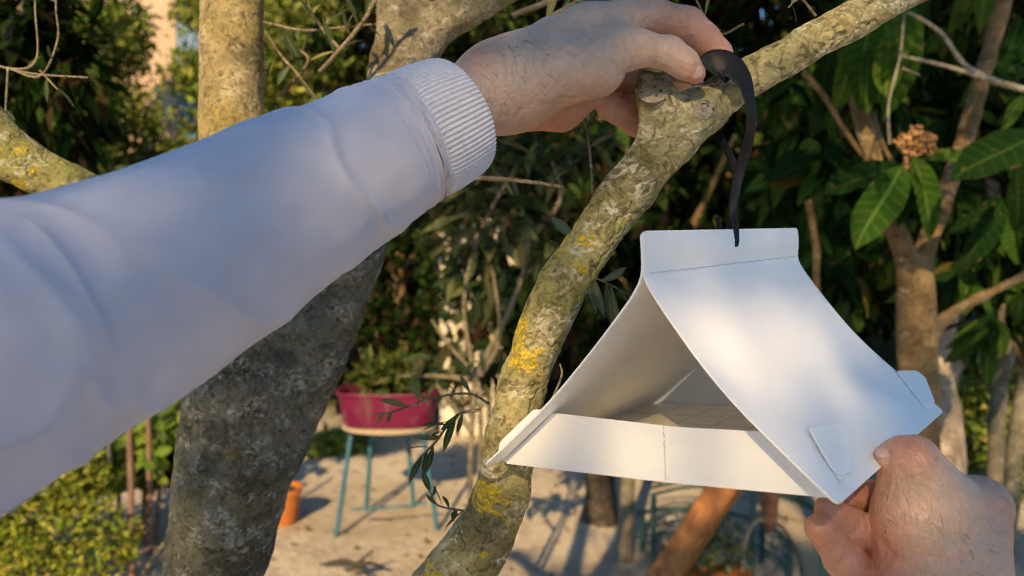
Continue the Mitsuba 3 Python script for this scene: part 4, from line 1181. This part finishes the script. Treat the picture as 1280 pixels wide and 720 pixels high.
# ------------------------------------------------------------------ furniture on the sand
# plant stool with the pink planter
st = thing('plant_stool', 'teal metal stool with thin splayed legs under the pink planter', 'stool')
sc_ = at(487, 528, 4.3)
seat = trimesh.creation.cylinder(.235, .02, sections=40); seat.vertices *= [1.08, .8, 1]; seat.apply_translation(sc_ - [0, 0, .012])
part(st, 'seat', seat, 'pale_wood', 30)
for px, dd in ((416, 3.98), (455, 4.4), (545, 4.05), (515, 4.45)):
    f_ = on_ground(px, dd)
    t_ = sc_ + (f_ - sc_) * [.72, .72, 0] + [0, 0, -.02]
    part(st, 'leg', tube([t_, (t_ + f_) / 2, f_], .0125, 10, 8), 'teal_metal', True)
f1, f2 = on_ground(430, 4.02), on_ground(540, 4.08)
part(st, 'stretcher', tube([f1 + [.02, 0, .13], (f1 + f2) / 2 + [0, 0, .125], f2 + [-.03, 0, .13]], .007, 10, 6), 'teal_metal', True)
pk = thing('planter', 'bright magenta plastic planter with a soft rim standing on the teal stool', 'planter')
n_, s_ = 14, 48
a_ = np.arange(s_) * 2 * np.pi / s_
prof = [(.0, .0), (.205, .0), (.222, .01), (.232, .06), (.24, .12), (.246, .165), (.258, .17), (.262, .178), (.256, .186), (.242, .186), (.236, .17), (.225, .13), (.0, .13)]
V = np.array([[r * math.copysign(abs(math.cos(a)) ** .55, math.cos(a)) * 1.06, r * .72 * math.copysign(abs(math.sin(a)) ** .55, math.sin(a)), z] for r, z in prof for a in a_]) + sc_
part(pk, 'pot', (V, grid_faces(len(prof), s_, True)), 'pink_plastic', 40)
so = trimesh.creation.cylinder(.2, .02, sections=30); so.vertices *= [1.1, .72, 1]; so.apply_translation(sc_ + [0, 0, .15])
part(pk, 'soil', so, 'soil')
crown(pk, 'plant', LEAFN, [(sc_ + [0, 0, .24], A(.22, .14, .09))], 420, .09, [(.08, .10, .02), (.14, .15, .04), (.05, .08, .02)], 0, 99, down=-.5, kind=None)
# orange pot beyond the trunk
g = on_ground(346, 4.2)
op = thing('flower_pot', 'orange terracotta pot standing on the sand just right of the big trunk', 'pot')
prof = [(0, .0), (.075, 0), (.082, .01), (.105, .15), (.112, .155), (.114, .19), (.104, .19), (.1, .16), (0, .155)]
V = np.array([[r * math.cos(a), r * math.sin(a), z] for r, z in prof for a in a_]) + g
part(op, 'pot', (V, grid_faces(len(prof), s_, True)), 'terracotta', 40)
so = trimesh.creation.cylinder(.09, .02, sections=24); so.apply_translation(g + [0, 0, .162]); part(op, 'soil', so, 'soil')

# wrought-iron bench with a curved back
bn = thing('iron_bench', 'dark teal wrought-iron garden bench with a curved scrollwork back', 'bench')
back = [at(797, 642, 3.85), at(835, 636, 3.95), at(880, 637, 3.95), at(930, 646, 3.85), at(968, 662, 3.68), at(990, 684, 3.5)]
curve = spline(back, 60)
part(bn, 'top_rail', tube(curve, .011, 80, 8), 'dark_teal', True)
part(bn, 'back_rail', tube(curve - [0, 0, .12], .008, 80, 7), 'dark_teal', True)
part(bn, 'back_rail', tube(curve - [0, 0, .26], .008, 80, 7), 'dark_teal', True)
for j in (2, 42, 58, 22):
    q = curve[j]
    part(bn, 'upright', tube([q + [0, 0, .01], q - [0, 0, .3], [q[0], q[1], ground_z(q[0], q[1])]], .013, 12, 8), 'dark_teal', True)
for j in range(4, 56, 6):
    c0, c1 = curve[j], curve[min(j + 5, 59)]
    ex = unit(c1 - c0); L_ = np.linalg.norm(c1 - c0)
    th_ = np.linspace(0, 2.2 * np.pi, 30); rr = .045 * (1 - th_ / 9)
    part(bn, 'scroll', tube([c0 + ex * (L_ * .5 + math.cos(t) * r) + A(0, 0, -.06 + math.sin(t) * r) for t, r in zip(th_, rr)], .005, 40, 6), 'dark_teal', True)
    part(bn, 'scroll', tube([c0 - A(0, 0, .25), c0 + ex * L_ * .5 - A(0, 0, .17), c1 - A(0, 0, .13)], .005, 16, 6), 'dark_teal', True)
sx = curve[::6]; fr = sx + [0, -.42, 0]
for j in range(6):
    t_ = j / 5
    part(bn, 'seat_bar', tube([a * (1 - t_) + b * t_ - [0, 0, a[2] - .42] * A(0, 0, 1) for a, b in zip(sx, [x * 1 for x in fr])], .007, 40, 6), 'dark_teal', True)
for q in (fr[0], fr[-1], fr[5]):
    part(bn, 'leg', tube([A(q[0], q[1], .42), A(q[0], q[1] - .01, .2), A(q[0], q[1], ground_z(q[0], q[1]))], .012, 10, 8), 'dark_teal', True)

# leaning orange beam
bm = beam(on_ground(768, 2.9) - [0, 0, .05], at(1000, 468, 3.25), .105, .10, (-.62, -1, .2), .006)
one('wooden_beam', bm.subdivide_to_size(.1), 'beam_wood', 'orange-brown wooden beam leaning diagonally below the trap', 'beam')
# bark-covered stump and thin mossy pole to the left of the bench
sp_ = on_ground(752, 4.2)
stp = thing('tree_stump', 'dark stump with an orange-lit side standing on the sand under the trap', 'stump')
part(stp, 'trunk', tube([sp_ - [0, 0, .05], sp_ + [0, 0, .12], sp_ + [-.01, 0, .3], sp_ + [-.02, 0, .62]], [.11, .085, .075, .07], 40, 20, .25, 14), 'dead_wood', True)
sp_ = on_ground(782, 3.7)
one('mossy_pole', tube([sp_ - [0, 0, .05], sp_ + [.02, 0, .4], sp_ + [.05, 0, 1.0]], [.04, .035, .03], 40, 12, .15, 14), 'bark_grey', 'thin greenish pole between the stump and the bench', 'pole', True)
# hoops with a rusty post
hp = thing('plant_support', 'rusty post with two thin curved hoops beside the bench', 'plant support')
c0 = at(966, 652, 3.3)
part(hp, 'post', tube([at(968, 560, 3.35), at(964, 600, 3.32), at(962, 640, 3.3), at(962, 664, 3.3)], [.03, .04, .035, .015], 40, 10, .5, 30), 'rust', True)
part(hp, 'hoop', tube([c0, at(945, 652, 3.28), at(932, 675, 3.26), at(928, 710, 3.25), at(926, 760, 3.24), on_ground(924, 3.24)], .008, 40, 8), 'hoop', True)
part(hp, 'hoop', tube([c0, at(980, 662, 3.28), at(996, 690, 3.26), at(1002, 720, 3.25), at(1004, 770, 3.24), on_ground(1004, 3.24)], .006, 40, 8), 'dead_wood', True)
# low plants in a terracotta trough at the very bottom
tp = thing('plant_trough', 'terracotta trough of small pale plants by the beam foot', 'planter')
g = on_ground(892, 3.2)
tb = box((.34, .16, .16), g + [0, 0, .08], .012); part(tp, 'trough', tb, 'terracotta')
crown(tp, 'plant', LEAFN, [(g + [0, 0, .24], A(.17, .08, .10))], 260, .06, [(.16, .18, .06), (.3, .3, .16), (.1, .14, .04)], 0, 101, down=-.6)
# gnarled dry branch on the sand
db = thing('dry_branch', 'gnarled dark dry branch lying on the sand at the bottom edge', 'branch')
part(db, 'limb', join([tube([on_ground(395, 3.55) + [0, 0, .03], on_ground(425, 3.52) + [0, 0, .06], at(445, 706, 3.5), at(462, 704, 3.5), on_ground(476, 3.48) + [0, 0, .05]], [.006, .011, .012, .010, .006], 40, 8, .3, 25), tube([at(432, 712, 3.5), at(450, 712, 3.45), on_ground(462, 3.4) + [0, 0, .02]], [.009, .007, .004], 20, 7, .3, 25), tube([at(445, 706, 3.5), at(458, 695, 3.5), at(467, 688, 3.5)], [.01, .007, .004], 14, 6, .2, 25)]), 'dead_wood', True)

# bright low plants in the right-hand gap
for i, (px, d, w, h, lab, cols) in enumerate([(1218, 5.2, .32, .42, 'bright green low plant in sun behind the slim grey trunk', LIT), (1292, 4.6, .30, .5, 'bright green bush at the right edge behind the hand', LIT), (1225, 6.6, .5, .5, 'green bush farther back in the gap at right', MID), (395, 5.6, .35, .1, 'low patch of green plants at the edge of the sand below the planter', LIT)]):
    g = on_ground(px, d)
    k = thing('low_plant', lab, 'plant')
    part(k, 'stem', join([tube([g, g + [.06 * s, 0, h * .5], g + [.12 * s, 0, h]], [.008, .006, .003], 8, 5) for s in (-1, 0, 1)]), 'twig', True)
    crown(k, 'crown', LEAF2, [(g + [0, 0, h * .7], A(w, .2, h * .7))], 1300, .07, cols, .12, 110 + i, down=-.1)
g = on_ground(1222, 7.2)
rk = trimesh.creation.icosphere(3, 1.0); rk.vertices = rk.vertices * [.24, .2, .26] * (1 + .35 * (meshkit.fbm(rk.vertices * 2, 3)[:, None] - .5)) + g + [0, 0, .62]
one('boulder', rk, 'stone', 'bluish grey boulder seen through the gap at right', 'rock', True)

# ------------------------------------------------------------------ buildings seen in pieces between the leaves
hs = thing('house', 'warm beige house wall with a blue shutter seen between the far trees', 'house')
H0 = at(185, 70, 12.5)
part(hs, 'wall', box((2.4, .3, 5.8), (H0[0] - .75, H0[1] + .15, 2.85), .02), 'house_wall')
part(hs, 'shutter', box((.34, .06, 1.7), (H0[0] + .63, H0[1] - .0, 4.0), .01), 'blue_paint')
part(hs, 'roof', box((4.8, 1.2, .14), (H0[0] + .2, H0[1] + .2, 5.83), .02), 'roof_tile')
part(hs, 'wall', box((1.4, .28, 5.8), (H0[0] + 1.52, H0[1] + .2, 2.85), .02), 'white_wall', label='white end wall right of the shutter')
gw = thing('garden_wall', 'sunlit cream rendered garden wall glimpsed through leaves left of the near limb', 'wall')
g = at(604, 370, 6.2)
part(gw, 'wall', box((.62, .2, 1.75), (g[0] - .02, g[1], .85), .015), 'render_wall')
cp = thing('climbing_plant', 'dark climbing plant growing over the cream garden wall', 'plant')
part(cp, 'stem', join([tube([A(g[0] + dx, g[1] - .14, 0), A(g[0] + dx * .6, g[1] - .13, .7), A(g[0] - dx * .5, g[1] - .12, 1.5)], [.014, .011, .006], 16, 6) for dx in (-.2, .05, .25)]), 'twig', True)
n = 1500
p = np.c_[rng.uniform(g[0] - .50, g[0] + .42, n), rng.uniform(g[1] - .26, g[1] - .12, n), rng.uniform(.3, 2.1, n)]
hole = meshkit.fbm(np.c_[p[:, 0] * 4.2, p[:, 2] * 0 + 2, p[:, 2] * 4.2], 2, 12) - .9 * np.maximum(0, np.abs(p[:, 0] - g[0]) - .16) - .5 * np.maximum(0, p[:, 2] - 1.35)
p = p[hole < .42]
m, col = leaf_cloud(LEAF2, p, unit(rnd_dir(len(p)) + [0, -.3, -.8]), unit(rnd_dir(len(p)) * .5 + [0, -1, .4]), .05 + .05 * rng.random(len(p)), palette(len(p), DARK + MID[:1]))
part(cp, 'foliage', m, 'leaf_matte', color=col)

# ------------------------------------------------------------------ trees behind the camera whose leaves dapple the light
# openings cut in these unseen crowns so sunlight lands on chosen spots (a place the sun reaches in the photograph, width of the opening)
GAPS = [(at(288, 50, .97), .20), (at(250, 20, .97), .16), (at(92, 470, .35), .045), (at(80, 232, .36), .03), (at(1085, 180, 2.17), .13), (at(1130, 420, 2.25), .10), (at(1080, 30, .63), .05), (at(990, 70, .63), .03),
        (at(1100, 270, 2.0), .10), (at(1185, 235, 2.0), .08), (at(1120, 90, 1.95), .10), (at(1190, 570, 3.2), .16), (at(1222, 560, 5.0), .42), (at(1275, 580, 4.5), .38), (at(1230, 430, 4.4), .28), (at(1262, 560, 3.3), .15), (at(868, 380, .55), .020), (at(985, 470, .58), .024), (at(900, 450, .55), .016), (at(1055, 505, .57), .018), (at(830, 318, .56), .016), (at(690, 400, .64), .03), (at(650, 500, .65), .035), (at(600, 680, .68), .03), (at(790, 235, .63), .02), (at(618, 215, 2.7), .08), (at(700, 210, 2.7), .07), (at(880, 230, 4.4), .13), (at(960, 60, 4.2), .13), (at(925, 20, 5.0), .16), (at(1010, 200, 3.0), .09), (at(1060, 330, 2.6), .09), (at(960, 270, 4.4), .11), (at(670, 150, 5.0), .15), (at(745, 250, 5.0), .13), (at(560, 380, 2.7), .09), (at(1250, 120, 2.6), .08), (at(1240, 300, 2.2), .06), (at(925, 570, .51), .047), (at(815, 565, .55), .028), (at(805, 515, .62), .02),
        (at(760, 555, .57), .02), (at(1150, 585, .5), .022), (at(745, 280, .62), .03), (at(655, 470, .64), .03), (at(640, 620, .66), .04), (at(860, 610, 2.9), .10), (at(700, 620, 4.5), .25), (at(830, 600, 4.9), .3), (at(1145, 180, 2.08), .06), (at(1210, 150, 2.35), .10), (at(1260, 200, 1.9), .07)]


def open_crown(p):
    ok = np.ones(len(p), bool)
    for o, r in GAPS:
        v = p - o
        ok &= np.linalg.norm(v - (v @ SUN)[:, None] * SUN, axis=1) > r + .02 * rng.random(len(p))
    return ok


def shade(name, lab, foot, blobs, n, size, seed, clump):
    k = thing(name, lab, 'tree', 'trees standing behind the viewer')
    f_ = A(*foot)
    lim = [tube([f_, f_ + [.1, 0, 1.5], f_ + [-.1, 0, 3.0], f_ + [.0, 0, 3.6]], [.16, .13, .11, .05], 30, 10, .1, 6)]
    for b in blobs:
        for j in range(4):
            e = b[0] + rnd_dir(1)[0] * b[1] * .8
            lim.append(tube([f_ + [0, 0, 2.6], (f_ + [0, 0, 2.6]) * .45 + e * .55 + [0, 0, .2], e], [.06, .03, .008], 16, 7))
    part(k, 'trunk', join(lim), GREY, True)
    crown(k, 'crown', FLAKE, blobs, n, size, MID, clump, seed, 'leaf_matte', .3, keep=open_crown)


shade('shade_tree', 'leafy tree behind the viewer that dapples the trap with shade', (-.6, -5.2, 0), [(A(-1.2, -5.2, 4.7), A(1.15, .8, .62))], 4200, .085, 201, .22)
shade('shade_tree', 'tall leafy tree behind the viewer', (.6, -6.4, 0), [(A(-.2, -5.6, 6.9), A(2.1, 1.1, 1.45)), (A(1.3, -5.4, 5.4), A(1.4, 1.0, 1.3))], 11000, .13, 202, .45)
